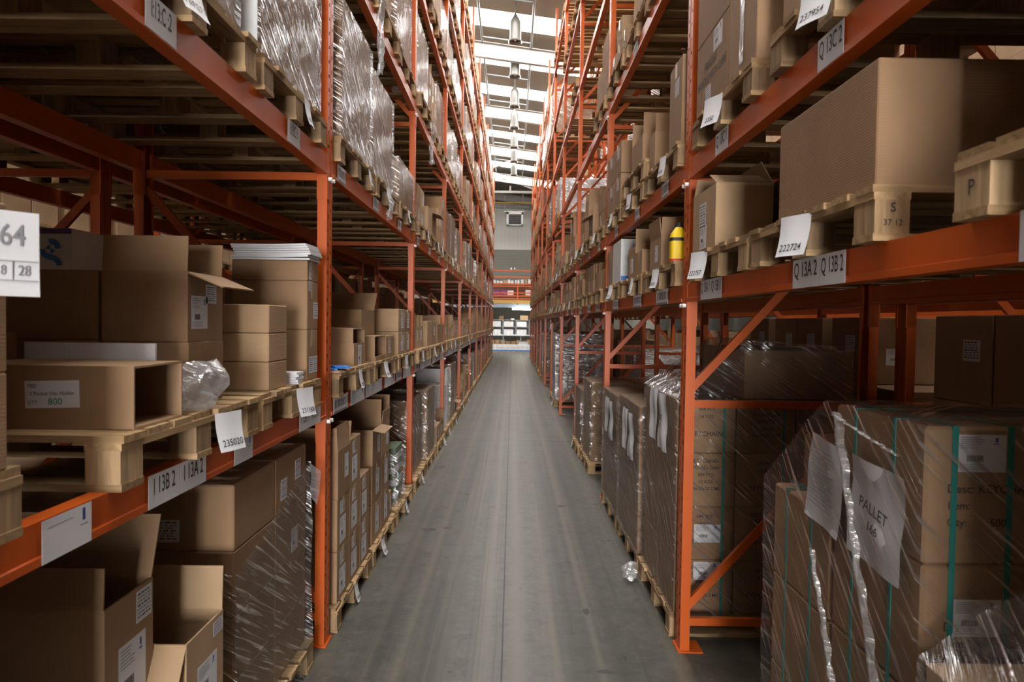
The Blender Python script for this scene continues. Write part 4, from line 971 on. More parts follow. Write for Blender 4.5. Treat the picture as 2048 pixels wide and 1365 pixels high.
for k in range(14): link('print_line', cached(('pl', k % 3), lambda: MB().box(-0.09, 0.05+0.015*(k % 3), -0.0015, 0.0015, 0, 0.0004).mesh('line', ['ink_grey'])), s1, loc=(0, 0.11-0.015*k, 0.021))
s2 = link('pallet_sheet', curved_sheet(0.29, 0.31, 0.010, 2.3), e, mtx=face_mtx('-x', (-0.014, 0.20, 1.19), spin=-0.06))
for t, y, hh in (('PALLET', 0.02, 0.036), ('166', -0.035, 0.03)):
    me = TEXTS[t].copy(); me.materials.clear(); me.materials.append(MATS['ink']); link('lettering', me, s2, mtx=Matrix.Translation((0.015, y, 0.0235)) @ Matrix.Rotation(-0.12, 4, 'Z') @ Matrix.Diagonal((hh*1.35, hh*1.35, 1, 1)))
X0, X1 = -0.03, 1.22
link('stretch_film', film_mesh([
    ((X0, 1.05, -0.12), (X0, -0.02, -0.12), (X0, -0.02, 1.50), (X0, 0.52, 1.50)), ((X0, 1.05, -0.12), (X0, 0.52, 1.50), (X0, 0.75, 1.34), (X0, 1.05, 1.12)),
    ((X0, -0.02, -0.12), (X1, -0.02, -0.12), (X1, -0.02, 1.5), (X0, -0.02, 1.5)), ((X0, -0.02, 1.5), (X1, -0.02, 1.5), (X1, 0.52, 1.5), (X0, 0.52, 1.5)),
    ((X0, 1.05, -0.12), (X1, 1.05, -0.12), (X1, 1.05, 1.12), (X0, 1.05, 1.12))], 0.006, 'film_r', 51, 0.045), e)
# twisted ropes of film running down over the sheets
def rope(p0, p1, w, seed, mat='film_bag'):
    p0, p1 = Vector(p0), Vector(p1); d = p1-p0
    def fn(u, v):
        p = p0 + d*v; a = math.sin(v*31+seed)*0.5
        return p + Vector((-0.012*math.sin(u*math.pi) + 0.004*math.sin(v*60+u*9), (u-0.5)*w*(0.55+0.45*math.sin(v*7+seed)**2), 0)) + noise.noise_vector(Vector((u*3+seed, v*17, seed)))*0.006
    return MB().grid(fn, 5, 46).mesh('film_rope', [mat], True)
link('film_rope', rope((-0.045, 0.40, 1.47), (-0.05, -0.02, 0.35), 0.045, 1.0), e); link('film_rope', rope((-0.045, 0.55, 0.98), (-0.05, 0.16, 0.15), 0.03, 2.7), e)
link('film_rope', rope((-0.042, 0.42, 1.46), (-0.042, 0.05, 1.40), 0.03, 5.1), e)
# load at lower right corner
e = link('wrapped_load', None, loc=(1.06, 0.72, PH), label='cartons under crumpled loose film at lower right corner', cat='wrapped load', group='film-wrapped pallet loads')
for k in range(3):
    for j in range(2): link('carton', chamfer_box(0.56, 0.49, 0.298, 'card_light', 0.006), e, loc=(0.285, 0.25+0.5*j, 0.3*k))
link('stretch_film', film_mesh([((-0.02,1.02,-0.1),(-0.02,-0.02,-0.1),(-0.02,-0.02,0.91),(-0.02,1.02,0.91)), ((0.6,1.02,-0.1),(-0.02,1.02,-0.1),(-0.02,1.02,0.91),(0.6,1.02,0.91)), ((-0.02,1.02,0.91),(-0.02,0.0,0.91),(0.25,0.0,1.12),(0.25,0.9,1.16)), ((0.25,0.9,1.16),(0.25,0.0,1.12),(0.6,0.0,1.0),(0.6,1.0,0.95))], 0.022, 'film_heavy_r', 88, 0.035), e)

# ================================================================== SECOND BAY, RIGHT RACK
def key_extra(o, i, j, k, nx, ny, nz, sx, sy, sz):
    if j == 0:
        strap(o, sx-0.006, sy-0.006, sz, 0.3)
        for t, z, hh in ((('KEYCHAIN', 0.86, 0.024), ('PO NO: 5684', 0.73, 0.021), ('684 PCS', 0.60, 0.021), ('12 KGS', 0.47, 0.021), ('36x30x30 CMS', 0.34, 0.021)) if (i+k) % 2 == 0 else (('KEYCHAIN', 0.36, 0.03), ('684 PCS', 0.82, 0.021), ('14 KGS', 0.68, 0.021))):
            text(o, t, '-y', (0.0, -sy/2+0.0015, sz*z), hh, 'ink')
        if k < 2 and i == 0: put_label(o, '-y', sx, sy, sz, 0.05, 0.0 if k == 1 else 0.3, 0.16, 0.11, 'ship')
for i in range(3):
    p = pallet(Rr, 1, 'A', i, by[i]+0.52, 1.0, d0=-0.02)
w1 = wrapped(Rr, 1, 'A', 0, 4.09, 5.05, PH, 1.30, 0.0, 1.08, 'film', rows=(3, 2, 4), label='film-wrapped keychain cartons behind the near right upright', extra=key_extra)
for i, (a, b_, z0, z1) in enumerate(((0.18, 0.52, 1.305, 1.62),)): link('carton', chamfer_box(0.66, 0.9, 0.30, 'card', 0.006), w1, loc=(0.2, 0, 1.302))
link('film_tent', film_mesh([((-0.55, -0.49, 1.31), (-0.55, 0.49, 1.31), (-0.1, 0.45, 1.66), (-0.1, -0.45, 1.66)), ((-0.55, -0.49, 1.31), (-0.1, -0.45, 1.66), (0.55, -0.45, 1.62), (0.55, -0.49, 1.31)), ((-0.1, -0.45, 1.66), (-0.1, 0.45, 1.66), (0.55, 0.45, 1.62), (0.55, -0.45, 1.62))], 0.014, 'film_heavy_r', 21, 0.04), w1)
w2 = wrapped(Rr, 1, 'A', 1, 5.18, 6.12, PH, 1.12, -0.02, 1.08, 'film_heavy', rows=(2, 2, 4), label='film-wrapped load with PALLET sheets, second behind the near right upright')
w3b = wrapped(Rr, 1, 'A', 2, 6.26, 7.2, PH, 1.08, -0.02, 1.08, 'film_heavy', rows=(2, 2, 4), label='film-wrapped load with paper sheets beside the second right upright')
for w_, hx, num in ((w1, 1.15, '47'), (w2, 0.88, None), (w3b, 0.85, None)):
    xx = -0.565
    a = link('packing_list', cached('csA', lambda: curved_sheet(0.22, 0.34, 0.010, 0.4)), w_, mtx=face_mtx('-x', (xx, 0.02, hx)))
    b = link('pallet_sheet', cached('csB', lambda: curved_sheet(0.24, 0.36, 0.012, 3.0)), w_, mtx=face_mtx('-x', (xx, -0.24, hx-0.02)))
    for t, y, hh in (('PALLET', 0.03, 0.036), (num, -0.03, 0.034)):
        if t: me = TEXTS[t].copy(); me.materials.clear(); me.materials.append(MATS['ink']); link('lettering', me, b, mtx=Matrix.Translation((0, y, 0.027)) @ Matrix.Diagonal((hh*1.2, hh*1.35, 1, 1)))
# crumpled film scrap by the pallet
link('film_scrap', blob(0.05, 0.06, 0.05, 0.9, 8.0, 'film_bag'), loc=(0.90, 5.0, 0.06), label='crumpled film scrap on the floor by right pallets', cat='film scrap')
# first shelf
for i in range(3):
    p = pallet(Rr, 1, 'B', i, by[i]+0.5, 1.0); pallet_tag(p, Rr, R(-0.2, 0.2), None, w=0.105, h=0.125, curl=R(0.01, 0.035))
    p = pallet(Rr, 1, 'C', i, by[i]+0.5, 1.0); pallet_tag(p, Rr, R(-0.2, 0.2), None, w=0.105, h=0.125, curl=R(0.01, 0.035))
bt = link('yellow_bottle', None, loc=(1.005, 4.17, DQ), label='yellow plastic bottle beside the near right upright, first shelf', cat='bottle')
def rr(w, d, z):
    return [(w*math.copysign(abs(math.cos(t))**0.5, math.cos(t)), d*math.copysign(abs(math.sin(t))**0.5, math.sin(t)), z) for t in [2*math.pi*i/20 for i in range(20)]]
def rrloft(levels, mats, name):
    b = MB()
    for (w, d, z) in levels: b.v += rr(w, d, z)
    for a in range(len(levels)-1):
        for i in range(20): b.f.append((a*20+i, a*20+(i+1)%20, a*20+20+(i+1)%20, a*20+20+i)); b.m.append(0)
    b.f.append(tuple(range((len(levels)-1)*20, len(levels)*20))); b.m.append(0); b.f.append(tuple(reversed(range(20)))); b.m.append(0)
    return b.mesh(name, mats, False)
link('bottle_body', rrloft([(0.05, 0.04, 0), (0.052, 0.042, 0.14), (0.045, 0.036, 0.17), (0.018, 0.018, 0.21)], ['yellow'], 'body'), bt)
link('bottle_cap', MB().cyl((0,0,0.21), (0,0,0.235), 0.02, 12).mesh('cap', ['black']), bt); link('red_band', rrloft([(0.0525, 0.0425, 0.004), (0.0525, 0.0425, 0.016)], ['red'], 'band'), bt); link('shoulder', rrloft([(0.0525, 0.0425, 0.125), (0.0528, 0.0428, 0.145)], ['black'], 'shoulder'), bt)
open_carton(1.13, 4.72, DQ, 0.30, 0.36, 0.20, 'open carton with raised flaps beside the yellow bottle', {'-y': (4, 0.13), '+y': (0, 0.13), '-x': (6, 0.13), '+x': (-3, 0.13)}, labels=(('-x', 0.1, 0, 0.1, 0.11, 'ship'),))
carton(0.985, 1.3, 5.22, 5.52, DQ, 0.19, 'low labelled carton on first shelf, second right bay', labels=(('-x', 0.1, 0, 0.12, 0.12, 'ship'),)); open_carton(1.14, 5.70, DQ, 0.3, 0.3, 0.25, 'carton with tall raised flap, first shelf, second right bay', {'-y': (2, 0.14), '+x': (0, 0.14)}, labels=(('-x', 0.0, -0.1, 0.12, 0.12, 'ship'),)); carton(1.3, 1.7, 5.2, 5.9, DQ, 0.36, 'shadowed carton behind the low labelled carton, second right bay')
wt = carton(0.985, 1.4, 6.28, 6.78, DQ, 0.40, 'white carton with blue print on first shelf, second right bay', mat='card_white', tape=False, group='printed boxes'); link('blue_print', MB().box(-0.2, -0.05, -0.2505, -0.247, 0.02, 0.06).mesh('print', ['blue']), wt); link('grey_print', MB().box(-0.19, -0.06, -0.2505, -0.247, 0.07, 0.16).mesh('print', ['grey_light']), wt)
carton(0.99, 1.35, 6.82, 7.15, DQ, 0.36, 'brown carton beyond the white carton, second right bay')
# second shelf
c = carton(0.99, 1.5, 4.10, 4.42, DC, 0.52, 'tall carton with tape loop beside near right upright, second shelf', labels=(('-x', 0.1, 0.2, 0.1, 0.1, 'text'),))
pallet(Rr, 1, 'C', 1, by[1]+0.48, 1.0, z=DC, label='spare empty pallet stacked on another, second shelf, second right bay')
open_carton(1.22, 5.05, DC, 0.42, 0.20, 0.3, 'carton with upright flap behind spare pallets, second right bay', {'-y': (0, 0.13), '+x': (0, 0.1)})
open_carton(1.24, 5.62, DC+PH, 0.48, 0.5, 0.25, 'open carton with tall rear flap on the spare pallet, right', {'-y': (2, 0.16), '+y': (-4, 0.2), '+x': (0, 0.15)})
for k in range(2):
    for j in range(2): carton(0.975, 1.4, by[2]+0.06+0.44*j, by[2]+0.49+0.44*j, DC+0.30*k, 0.298, f'{("lower","upper")[k]} {("near","far")[j]} carton before second right upright, second shelf', labels=(('-x', 0.15, 0.2, 0.13, 0.1, 'text'),))

# ================================================================== REMAINING BAYS
TIER = ['bottom', 'second', 'third', 'top']
def cart_stack(side, bay, lev, i, y0, deck, hmax, individual, ny=None, nz=None, opened=0.0, white=False, depth=None):
    ny = ny or random.choice((2, 2, 3)); nz_ = nz or random.choice((1, 2, 2, 3))
    dep = depth or R(0.36, 0.55); hh = min(hmax/nz_, R(0.2, 0.36)); W = 0.96/ny; s = sgn(side)
    d0 = R(-0.02, 0.05)
    xa, xb = SX(side, d0), SX(side, d0+dep); x0, x1 = min(xa, xb), max(xa, xb)
    for j in range(ny):
        top = nz_ - (1 if (nz_ > 1 and random.random() < 0.3) else 0)
        for k in range(top):
            ya = y0+0.02+W*j; yb = ya+W-0.012-R(0, 0.02)
            mat = 'card_white' if white else random.choice(('card', 'card', 'card_light'))
            if not individual:
                far_cartons.box(x0, x1, ya, yb, deck+hh*k+0.001, deck+hh*(k+1)-0.002)
                if k == top-1 and random.random() < opened:
                    far_cartons.box(x0+0.02, x1-0.02, yb-0.008, yb-0.002, deck+hh*(k+1)-0.002, deck+hh*(k+1)+0.13)
                continue
            col = ('near', 'far')[j] if ny == 2 else POS[j]
            tier = TIER[k] if nz_ > 1 else 'single'
            if k == top-1 and random.random() < opened and hh*(k+1)+0.15 < hmax+0.12:
                fl_ = {'+y': (R(-8, 12), 0.13), ('-x' if s > 0 else '+x'): (R(-5, 20), 0.13)}
                if random.random() < 0.5: fl_['-y'] = (R(-5, 25), 0.12)
                if random.random() < 0.35: fl_[FR[side]] = (R(20, 120), 0.12)
                open_carton((x0+x1)/2, (ya+yb)/2, deck+hh*k, x1-x0, yb-ya, hh-0.002, f'open carton, {tier} of {col} column, {where(side, bay, lev, i)}', fl_, mat=mat, labels=((FR[side], R(-0.1, 0.2), R(-0.1, 0.1), 0.11, 0.12, random.choice(('ship', 'text'))),) if random.random() < 0.7 else ())
            else:
                carton(x0, x1, ya, yb, deck+hh*k, hh-0.001, f'{"white" if white else "brown"} carton, {tier} of {col} column, {where(side, bay, lev, i)}', mat=mat, tape=bay <= 2, labels=((FR[side], R(-0.15, 0.2), R(-0.1, 0.15), 0.12, 0.12, random.choice(('ship', 'text'))),) if random.random() < 0.7 else ())
def fill(side, bay, lev, i, kind, h=None, mat=None):
    if kind is None: return
    y0 = bay_y(bay, i); z = floor_z(side, lev); deck = z+PH
    stuff = bay >= 8 and lev in 'DEFG'
    p = pallet(side, bay, lev, i, y0+0.5, 1.0, detail=bay <= 2, stuff=stuff, d0=R(-0.05, -0.02))
    if p is not None and bay <= 4 and lev in 'ABC' and random.random() < 0.75: pallet_tag(p, side, R(-0.3, 0.3), None, w=0.105, h=0.125, curl=R(0.01, 0.035))
    hmax = {('right','B'): 0.38, ('right','A'): 1.5}.get((side, lev), 1.0 if lev != 'A' else 1.05)
    if kind == 'pal': return
    if kind == 'wrap':
        hh = h or R(0.6, 0.98)*hmax
        wrapped(side, bay, lev, i, y0+R(0.02, 0.06), y0+R(0.93, 0.98), deck, min(hh, hmax), R(-0.01, 0.05), 1.1, mat or random.choice(('film', 'film_heavy', 'film_heavy')), detail=bay <= 2, res=0.07, core=random.choice(('card', 'card', 'card', 'card_white')) if lev in 'DEFG' else 'card')
    else:
        ind = bay <= 3 or (bay == 4 and lev in 'ABC')
        if kind == 'pick': cart_stack(side, bay, lev, i, y0, deck, h or 0.55, ind, nz=random.choice((1, 1, 2)), opened=0.6)
        elif kind == 'white': cart_stack(side, bay, lev, i, y0, deck, h or 1.0, ind, ny=2, nz=4, white=True)
        else: cart_stack(side, bay, lev, i, y0, deck, h or hmax, ind, opened=0.25)
for bay in range(1, NB):
    for i in range(3):
        if bay >= 2:
            fill(L, bay, 'A', i, 'white' if (bay, i) == (3, 0) else random.choice(('cart', 'cart', 'wrap')))
            fill(L, bay, 'B', i, random.choice(('pick', 'pick', 'pick', 'cart')))
            fill(L, bay, 'C', i, 'cart' if bay == 2 else random.choice(('cart', 'wrap', 'wrap')))
        for lev in 'DEFG':
            if bay == 1 and lev in 'EFG': continue
            if bay == 2 and lev == 'G': continue
            fill(L, bay, lev, i, random.choice(('wrap', 'wrap', 'wrap', 'cart')))
        if bay >= 2:
            fill(Rr, bay, 'B', i, random.choice(('cart', 'pick')), h=0.36)
            fill(Rr, bay, 'C', i, random.choice(('cart', 'cart', 'pick')), h=0.75)
for i in range(3): fill(Rr, 1, 'D', i, 'cart', h=0.9)
fill(Rr, 2, 'D', 0, 'cart', h=0.7)
for bay, i, kind, h, m in ((2, 1, 'wrap', 1.0, 'film_heavy'), (2, 2, 'wrap', 0.8, 'film_heavy'), (4, 1, 'wrap', 1.6, 'film_grey'), (4, 2, 'wrap', 1.6, 'film_grey'), (6, 1, 'wrap', 1.4, 'film_heavy'), (7, 0, 'cart', 1.2, None), (7, 2, 'wrap', 1.3, 'film_heavy'), (8, 1, 'cart', 1.3, None), (9, 0, 'wrap', 1.4, 'film_heavy'), (10, 1, 'cart', 1.3, None)): fill(Rr, bay, 'A', i, kind, h, m)
for bay, lev, kinds in ((3, 'F', 'ppp'), (2, 'F', 'ppp'), (3, 'E', 'p-p'), (4, 'G', 'ppp'), (4, 'D', '-w-'), (5, 'D', 'ww-'), (5, 'F', '-ww'), (6, 'F', 'www'), (6, 'G', 'ww-'), (7, 'E', 'w-w'), (8, 'E', 'ccc'), (8, 'D', 'ccc'), (9, 'D', 'ccc'), (9, 'E', 'ccc'), (9, 'F', 'ccc'), (10, 'D', 'ccc'), (10, 'E', 'ccc'), (10, 'F', 'ccc'), (7, 'G', 'w--'), (8, 'G', 'www')):
    for i, ch in enumerate(kinds):
        fill(Rr, bay, lev, i, {'p': 'pal', 'w': 'wrap', 'c': 'cart', '-': None}[ch])
# hanging film tails on the upper left shelves
def tail(x, y, z, ln, seed, label):
    def fn(u, v): return Vector(((u-0.5)*0.05+0.01*math.sin(v*9+seed), 0.02*math.sin(u*6+v*5+seed), -ln*v)) + noise.noise_vector(Vector((u*4+seed, v*6, seed)))*0.03*(0.3+v)
    link('film_tail', MB().grid(fn, 6, 18).mesh('tail', ['film_bag'], True), loc=(x, y, z), label=label, cat='film tail', group='hanging film tails')
tail(-1.01, 5.15, 4.35, 0.62, 1.0, 'twisted film tail hanging from third shelf, second left bay'); tail(-1.01, 5.62, 2.98, 0.26, 3.0, 'film tail hanging over second shelf beam, second left bay'); tail(-1.0, 8.3, 4.3, 0.5, 6.0, 'film tail hanging from third shelf, third left bay')
if far_cartons.v: link('distant_cartons', far_cartons.mesh('distant_cartons', ['card_many']), label='brown cartons stacked on shelves in the distant bays', cat='cartons', kind='stuff')
if far_pallets.v: link('distant_pallets', far_pallets.mesh('distant_pallets', ['wood']), label='wooden pallets on upper shelves in the distant bays', cat='pallets', kind='stuff')

# ================================================================== BACK-TO-BACK RACKS AND NEIGHBOUR AISLES
for k in range(-1, 4):
    frame(L, k, xf=-3.46, dirn=-1, detail=False, label=f'shadowed orange frame behind the left rack, {ORD[k+1]} from camera')
    frame(Rr, k, xf=3.36, dirn=1, detail=False, label=f'shadowed orange frame behind the right rack, {ORD[k+1]} from camera')
for k in range(4, 8): frame(Rr, k, xf=3.36, dirn=1, detail=False, label=f'shadowed orange frame behind the right rack, {ORD[k+1]} from camera')
for bay in range(0, 4):
    for lev in ('B', 'C', 'D'):
        beam(L, bay, lev, xf=-3.46, dirn=-1, rear=True, label=f'shadowed orange rear beam behind the left rack, {SHELF[lev]}, {ORD[bay]} bay')
        beam(Rr, bay, lev, xf=3.36, dirn=1, rear=True, label=f'shadowed orange rear beam behind the right rack, {SHELF[lev]}, {ORD[bay]} bay')
        beam(L, bay, lev, xf=-3.46, dirn=-1, detail=False, label=f'shadowed orange front beam behind the left rack, {SHELF[lev]}, {ORD[bay]} bay')
        beam(Rr, bay, lev, xf=3.36, dirn=1, detail=False, label=f'shadowed orange front beam behind the right rack, {SHELF[lev]}, {ORD[bay]} bay')
for bay, lev_s in ((3, 'E'), (4, 'DEF'), (5, 'DEF'), (6, 'DEF'), (7, 'DEF')):
    for lev in lev_s: beam(Rr, bay, lev, xf=3.36, dirn=1, detail=False, label=f'orange beam behind the right rack, {SHELF[lev]}, {ORD[bay]} bay')
for bay in range(0, 4):
    for i in range(3):
        y0 = bay_y(bay, i)
        pallet(L, bay, 'C', i, y0+0.5, 1.0, detail=False, xc=-2.92, label=f'shadowed pallet behind the left rack, second shelf, {ORD[bay]} bay, {POS[i]} position')
        wrapped(L, bay, 'C', i, y0+0.03, y0+0.97, 2.84+PH, 0.9, xs=(-3.46, -2.4), detail=False, label=f'shadowed wrapped load behind the left rack, second shelf, {ORD[bay]} bay, {POS[i]}')
        pallet(Rr, bay, 'A', i, y0+0.5, 1.0, detail=False, xc=2.90, label=f'shadowed floor pallet behind the right rack, {ORD[bay]} bay, {POS[i]} position')
        if bay <= 1:
            for k in range(4):
                for j in range(2):
                    hgt = 0.455
                    if (k == 3 and (bay, i, j) in ((1, 0, 0), (1, 2, 1))): continue
                    carton(2.36, 2.86, y0+0.03+0.47*j, y0+0.49+0.47*j, PH+hgt*k, hgt-0.002, f'shadowed labelled carton, {TIER[k]} tier, {("near","far")[j]} column, {POS[i]} rear pallet, {ORD[bay]} bay, right', tape=False, labels=(('-y', R(-0.1, 0.2), R(-0.1, 0.2), 0.15, 0.11, 'ship'), ('-x', R(-0.1, 0.2), 0.1, 0.13, 0.11, 'text')))
        else: wrapped(Rr, bay, 'A', i, y0+0.03, y0+0.97, PH, R(0.8, 1.5), xs=(2.36, 3.4), detail=False, mat='film_grey', label=f'shadowed wrapped floor load behind the right rack, {ORD[bay]} bay, {POS[i]}')
for bay in range(3, 8):
    for lev, i in (('D', 0), ('D', 2), ('E', 1)):
        y0 = bay_y(bay, i); z = LEVELS[Rr][lev]
        pallet(Rr, bay, lev, i, y0+0.5, 1.0, detail=False, xc=2.90, label=f'pallet behind the right rack, {SHELF[lev]}, {ORD[bay]} bay, {POS[i]} position')
        wrapped(Rr, bay, lev, i, y0+0.05, y0+0.95, z+PH, R(0.7, 1.0), xs=(2.36, 3.4), detail=False, mat='film_heavy', label=f'wrapped load behind the right rack, {SHELF[lev]}, {ORD[bay]} bay, {POS[i]}')
# rack across the neighbouring left aisle
XN = -5.6
for k in range(0, 5): frame(L, k, xf=XN, detail=False, label=f'orange frame across the neighbouring left aisle, {ORD[k]} from camera')
for bay in range(1, 5):
    for lev in ('B', 'C'):
        beam(L, bay, lev, xf=XN, detail=False, label=f'orange beam across the neighbouring left aisle, {SHELF[lev]}, {ORD[bay]} bay')
        for i in range(3):
            y0 = bay_y(bay, i); z = LEVELS[L][lev]
            pallet(L, bay, lev, i, y0+0.5, 1.0, detail=False, xc=XN-0.57, label=f'pallet across the neighbouring left aisle, {SHELF[lev]}, {ORD[bay]} bay, {POS[i]} position')
            if lev == 'B' and bay >= 2: wrapped(L, bay, lev, i, y0+0.04, y0+0.96, z+PH, R(0.6, 0.95), xs=(XN-1.1, XN), detail=False, core=random.choice(('card_white', 'card')), mat='film_heavy', label=f'wrapped load across the neighbouring left aisle, first shelf, {ORD[bay]} bay, {POS[i]}')
            else:
                for k in range(2):
                    for j in range(2): carton(XN-0.5, XN, y0+0.03+0.47*j, y0+0.48+0.47*j, z+PH+0.33*k, 0.328, f'carton across neighbouring left aisle, {SHELF[lev]}, {ORD[bay]} bay, {POS[i]} pallet, {("lower","upper")[k]} {("near","far")[j]}', mat='card_light', tape=False)

# further stock on continuing and neighbouring racks, mostly unseen, added to block light
stock = MB()
def stock_load(x0, x1, y0, z, h):
    stock.box(x0, x1, y0, y0+0.98, z+0.13, z+0.15); stock.box(x0, x1, y0, y0+0.1, z, z+0.13); stock.box(x0, x1, y0+0.88, y0+0.98, z, z+0.13)
    n = random.choice((2, 3)); m_ = random.choice((2, 3))
    for a in range(n):
        for b_ in range(m_):
            if b_ == m_-1 and y0 > 0.5 and random.random() < 0.2: continue
            stock.box(x0+0.03, x1-0.03, y0+0.96*a/n+0.01, y0+0.96*(a+1)/n, z+0.151+h*b_/m_, z+0.149+h*(b_+1)/m_)
rng_rows = {'own left': (-2.2, -1.05), 'own right': (0.98, 2.1), 'left back': (-3.46, -2.40), 'right back': (2.36, 3.36), 'left over': (-6.7, -5.62), 'right over': (5.5, 6.6)}
for nm, (x0, x1) in rng_rows.items():
    sd = 'left' if 'left' in nm else 'right'
    for bay in range(-2, NB):
        for lev in 'ABCDEFG':
            if 'own' in nm:
                if not (bay < 0 or (bay == 0 and lev in 'DEFG') or (bay == 1 and lev in 'EFG' and sd == 'left') or (bay == 2 and lev == 'G' and sd == 'left') or (bay == 1 and lev in 'EFG' and sd == 'right')): continue
            elif nm == 'left back':
                if (0 <= bay <= 3 and lev == 'C') or (bay in (0, 1) and lev == 'B'): continue
            elif nm == 'right back':
                if (0 <= bay <= 3 and lev in 'ABC') or (3 <= bay <= 8 and lev in 'DEF'): continue
            elif nm == 'left over':
                if 1 <= bay <= 4 and lev in 'BC': continue
            for i in range(3):
                if nm == 'right back' and random.random() < 0.25: continue
                z = floor_z(sd, lev); hm = 0.36 if (sd, lev) == ('right', 'B') else (1.6 if (sd, lev) == ('right', 'A') else 0.98)
                stock_load(x0, x1, bay_y(bay, i), z, R(0.75, 1.0)*hm if bay >= 0 else hm*1.13)
link('blocking_cartons', stock.mesh('blocking_cartons', ['card_many']), label='brown cartons on surrounding racks, mostly unseen, added to block light', cat='cartons', kind='stuff')
for sd, xx in ((L, None), (Rr, None)):
    frame(sd, -3, detail=False, label=f'orange end frame of the {sd} rack behind the camera'); frame(sd, -2, detail=False, label=f'orange frame of the {sd} rack one bay behind the camera')

for k in range(0, 4):
    frame(Rr, k, xf=5.48, detail=False, label=f'orange frame across the neighbouring right aisle, {ORD[k]} from camera')
    if k:
        for lev in ('B', 'C'): beam(Rr, k, lev, xf=5.48, detail=False, label=f'orange beam across the neighbouring right aisle, {SHELF[lev]}, {ORD[k]} bay')

# ================================================================== FAR END OF THE AISLE
YE = 45.4
# row of white boxes on a blue plinth
link('blue_plinth', MB().box(-1.35, 1.3, 0, 0.5, 0, 0.07).box(-1.35, 1.3, -0.005, 0.0, 0.02, 0.05).mesh('plinth', ['blue']), loc=(0, YE, 0), label='low blue plinth across the far end of the aisle', cat='plinth')
for k in range(2):
    for j in range(8):
        o = link('white_box', cached('wbx', lambda: chamfer_box(0.315, 0.4, 0.175, 'card_white')), loc=(-1.16+0.325*j, YE+0.22, 0.07+0.18*k), label=f'white box, {("lower","upper")[k]} row, {ORD[j].replace("nearest","first")} from the left, on the blue plinth', cat='box', group='white boxes at the aisle end')
        if k == 0: link('red_print', cached('rpr', lambda: MB().box(-0.1, 0.1, -0.203, -0.1985, 0.135, 0.15).mesh('print', ['red'])), o)
# workbench with cartons beneath and shelving on top
e = link('packing_bench', None, loc=(0, YE+1.2, 0), label='long grey packing bench at the far end', cat='bench')
link('bench_top', MB().box(-1.9, 1.9, 0, 0.8, 0.98, 1.03).mesh('top', ['grey_light']), e)
for x in (-1.85, -0.6, 0.6, 1.85): link('leg', MB().box(x-0.03, x+0.03, 0.05, 0.11, 0, 0.98).box(x-0.03, x+0.03, 0.7, 0.76, 0, 0.98).mesh('leg', ['grey_paint']), e)
link('lower_shelf', MB().box(-1.85, 1.85, 0.1, 0.75, 0.34, 0.38).mesh('shelf', ['grey_paint']), e)
for j in range(8): carton(-1.5+0.36*j, -1.19+0.36*j, YE+1.3, YE+1.7, 0.38, R(0.2, 0.34), f'brown carton under the far packing bench, {ORD[j].replace("nearest","first")} from left', tape=False)
link('notice_board', MB().box(-0.28, 0.28, -0.02, 0.02, 0, 0.55).box(-0.3, 0.3, -0.03, 0.03, 0.55, 0.57).box(-0.3,-0.28,-0.03,0.03,0,0.55).box(0.28,0.3,-0.03,0.03,0,0.55).mesh('panel', ['grey_light']), loc=(0.78, YE+0.9, 0.02), label='framed white notice board leaning at the far packing bench', cat='board')
e = link('shelving_unit', None, loc=(0, YE+1.55, 1.03), label='grey shelving unit holding white files above the far bench', cat='shelving')
for x in (-1.5, -0.62, 0.28, 1.18): link('side_panel', MB().box(x-0.02, x+0.02, 0, 0.4, 0, 1.02).mesh('panel', ['steel']), e)
for z in (0.0, 0.55, 1.02): link('shelf', MB().box(-1.5, 1.18, 0, 0.4, z, z+0.03).mesh('shelf', ['steel']), e)
link('back_panel', MB().box(-1.5, 1.18, 0.38, 0.4, 0, 1.05).mesh('back', ['grey_paint']), e)
for bi, (xs, nn) in enumerate(((-1.44, 3), (-0.56, 3), (0.34, 3))):
    for z, zn in ((0.03, 'lower'), (0.58, 'upper')):
        for j in range(nn): link('file_box', cached('fb', lambda: MB().box(0, 0.21, 0, 0.3, 0, 0.36).mesh('file', ['card_white'])), loc=(xs+0.22*j, YE+1.6, 1.03+z), label=f'white file box, {("left","middle","right")[bi]} section, {zn} shelf, {("left","centre","right")[j]} of three', cat='file box', group='white file boxes')
for j, (x, w, hgt, m) in enumerate(((-0.9, 0.32, 0.26, 'card'), (-0.1, 0.25, 0.1, 'card_white'), (0.55, 0.55, 0.3, 'card_light'))):
    carton(x, x+w, YE+1.58, YE+1.9, 2.08, hgt, f'{("brown","white","wide tan")[j]} box on top of the far shelving unit', mat=m, tape=False)
for j in range(5): link('paper_pile', MB().box(-0.15, 0.15, -0.1, 0.1, 0, R(0.03, 0.08)).mesh('paper', ['paper']), loc=(-1.3+0.5*j, YE+1.35, 1.03), label=f'white paper pile on the far bench, {ORD[j].replace("nearest","first")} from left', cat='papers', group='paper piles')
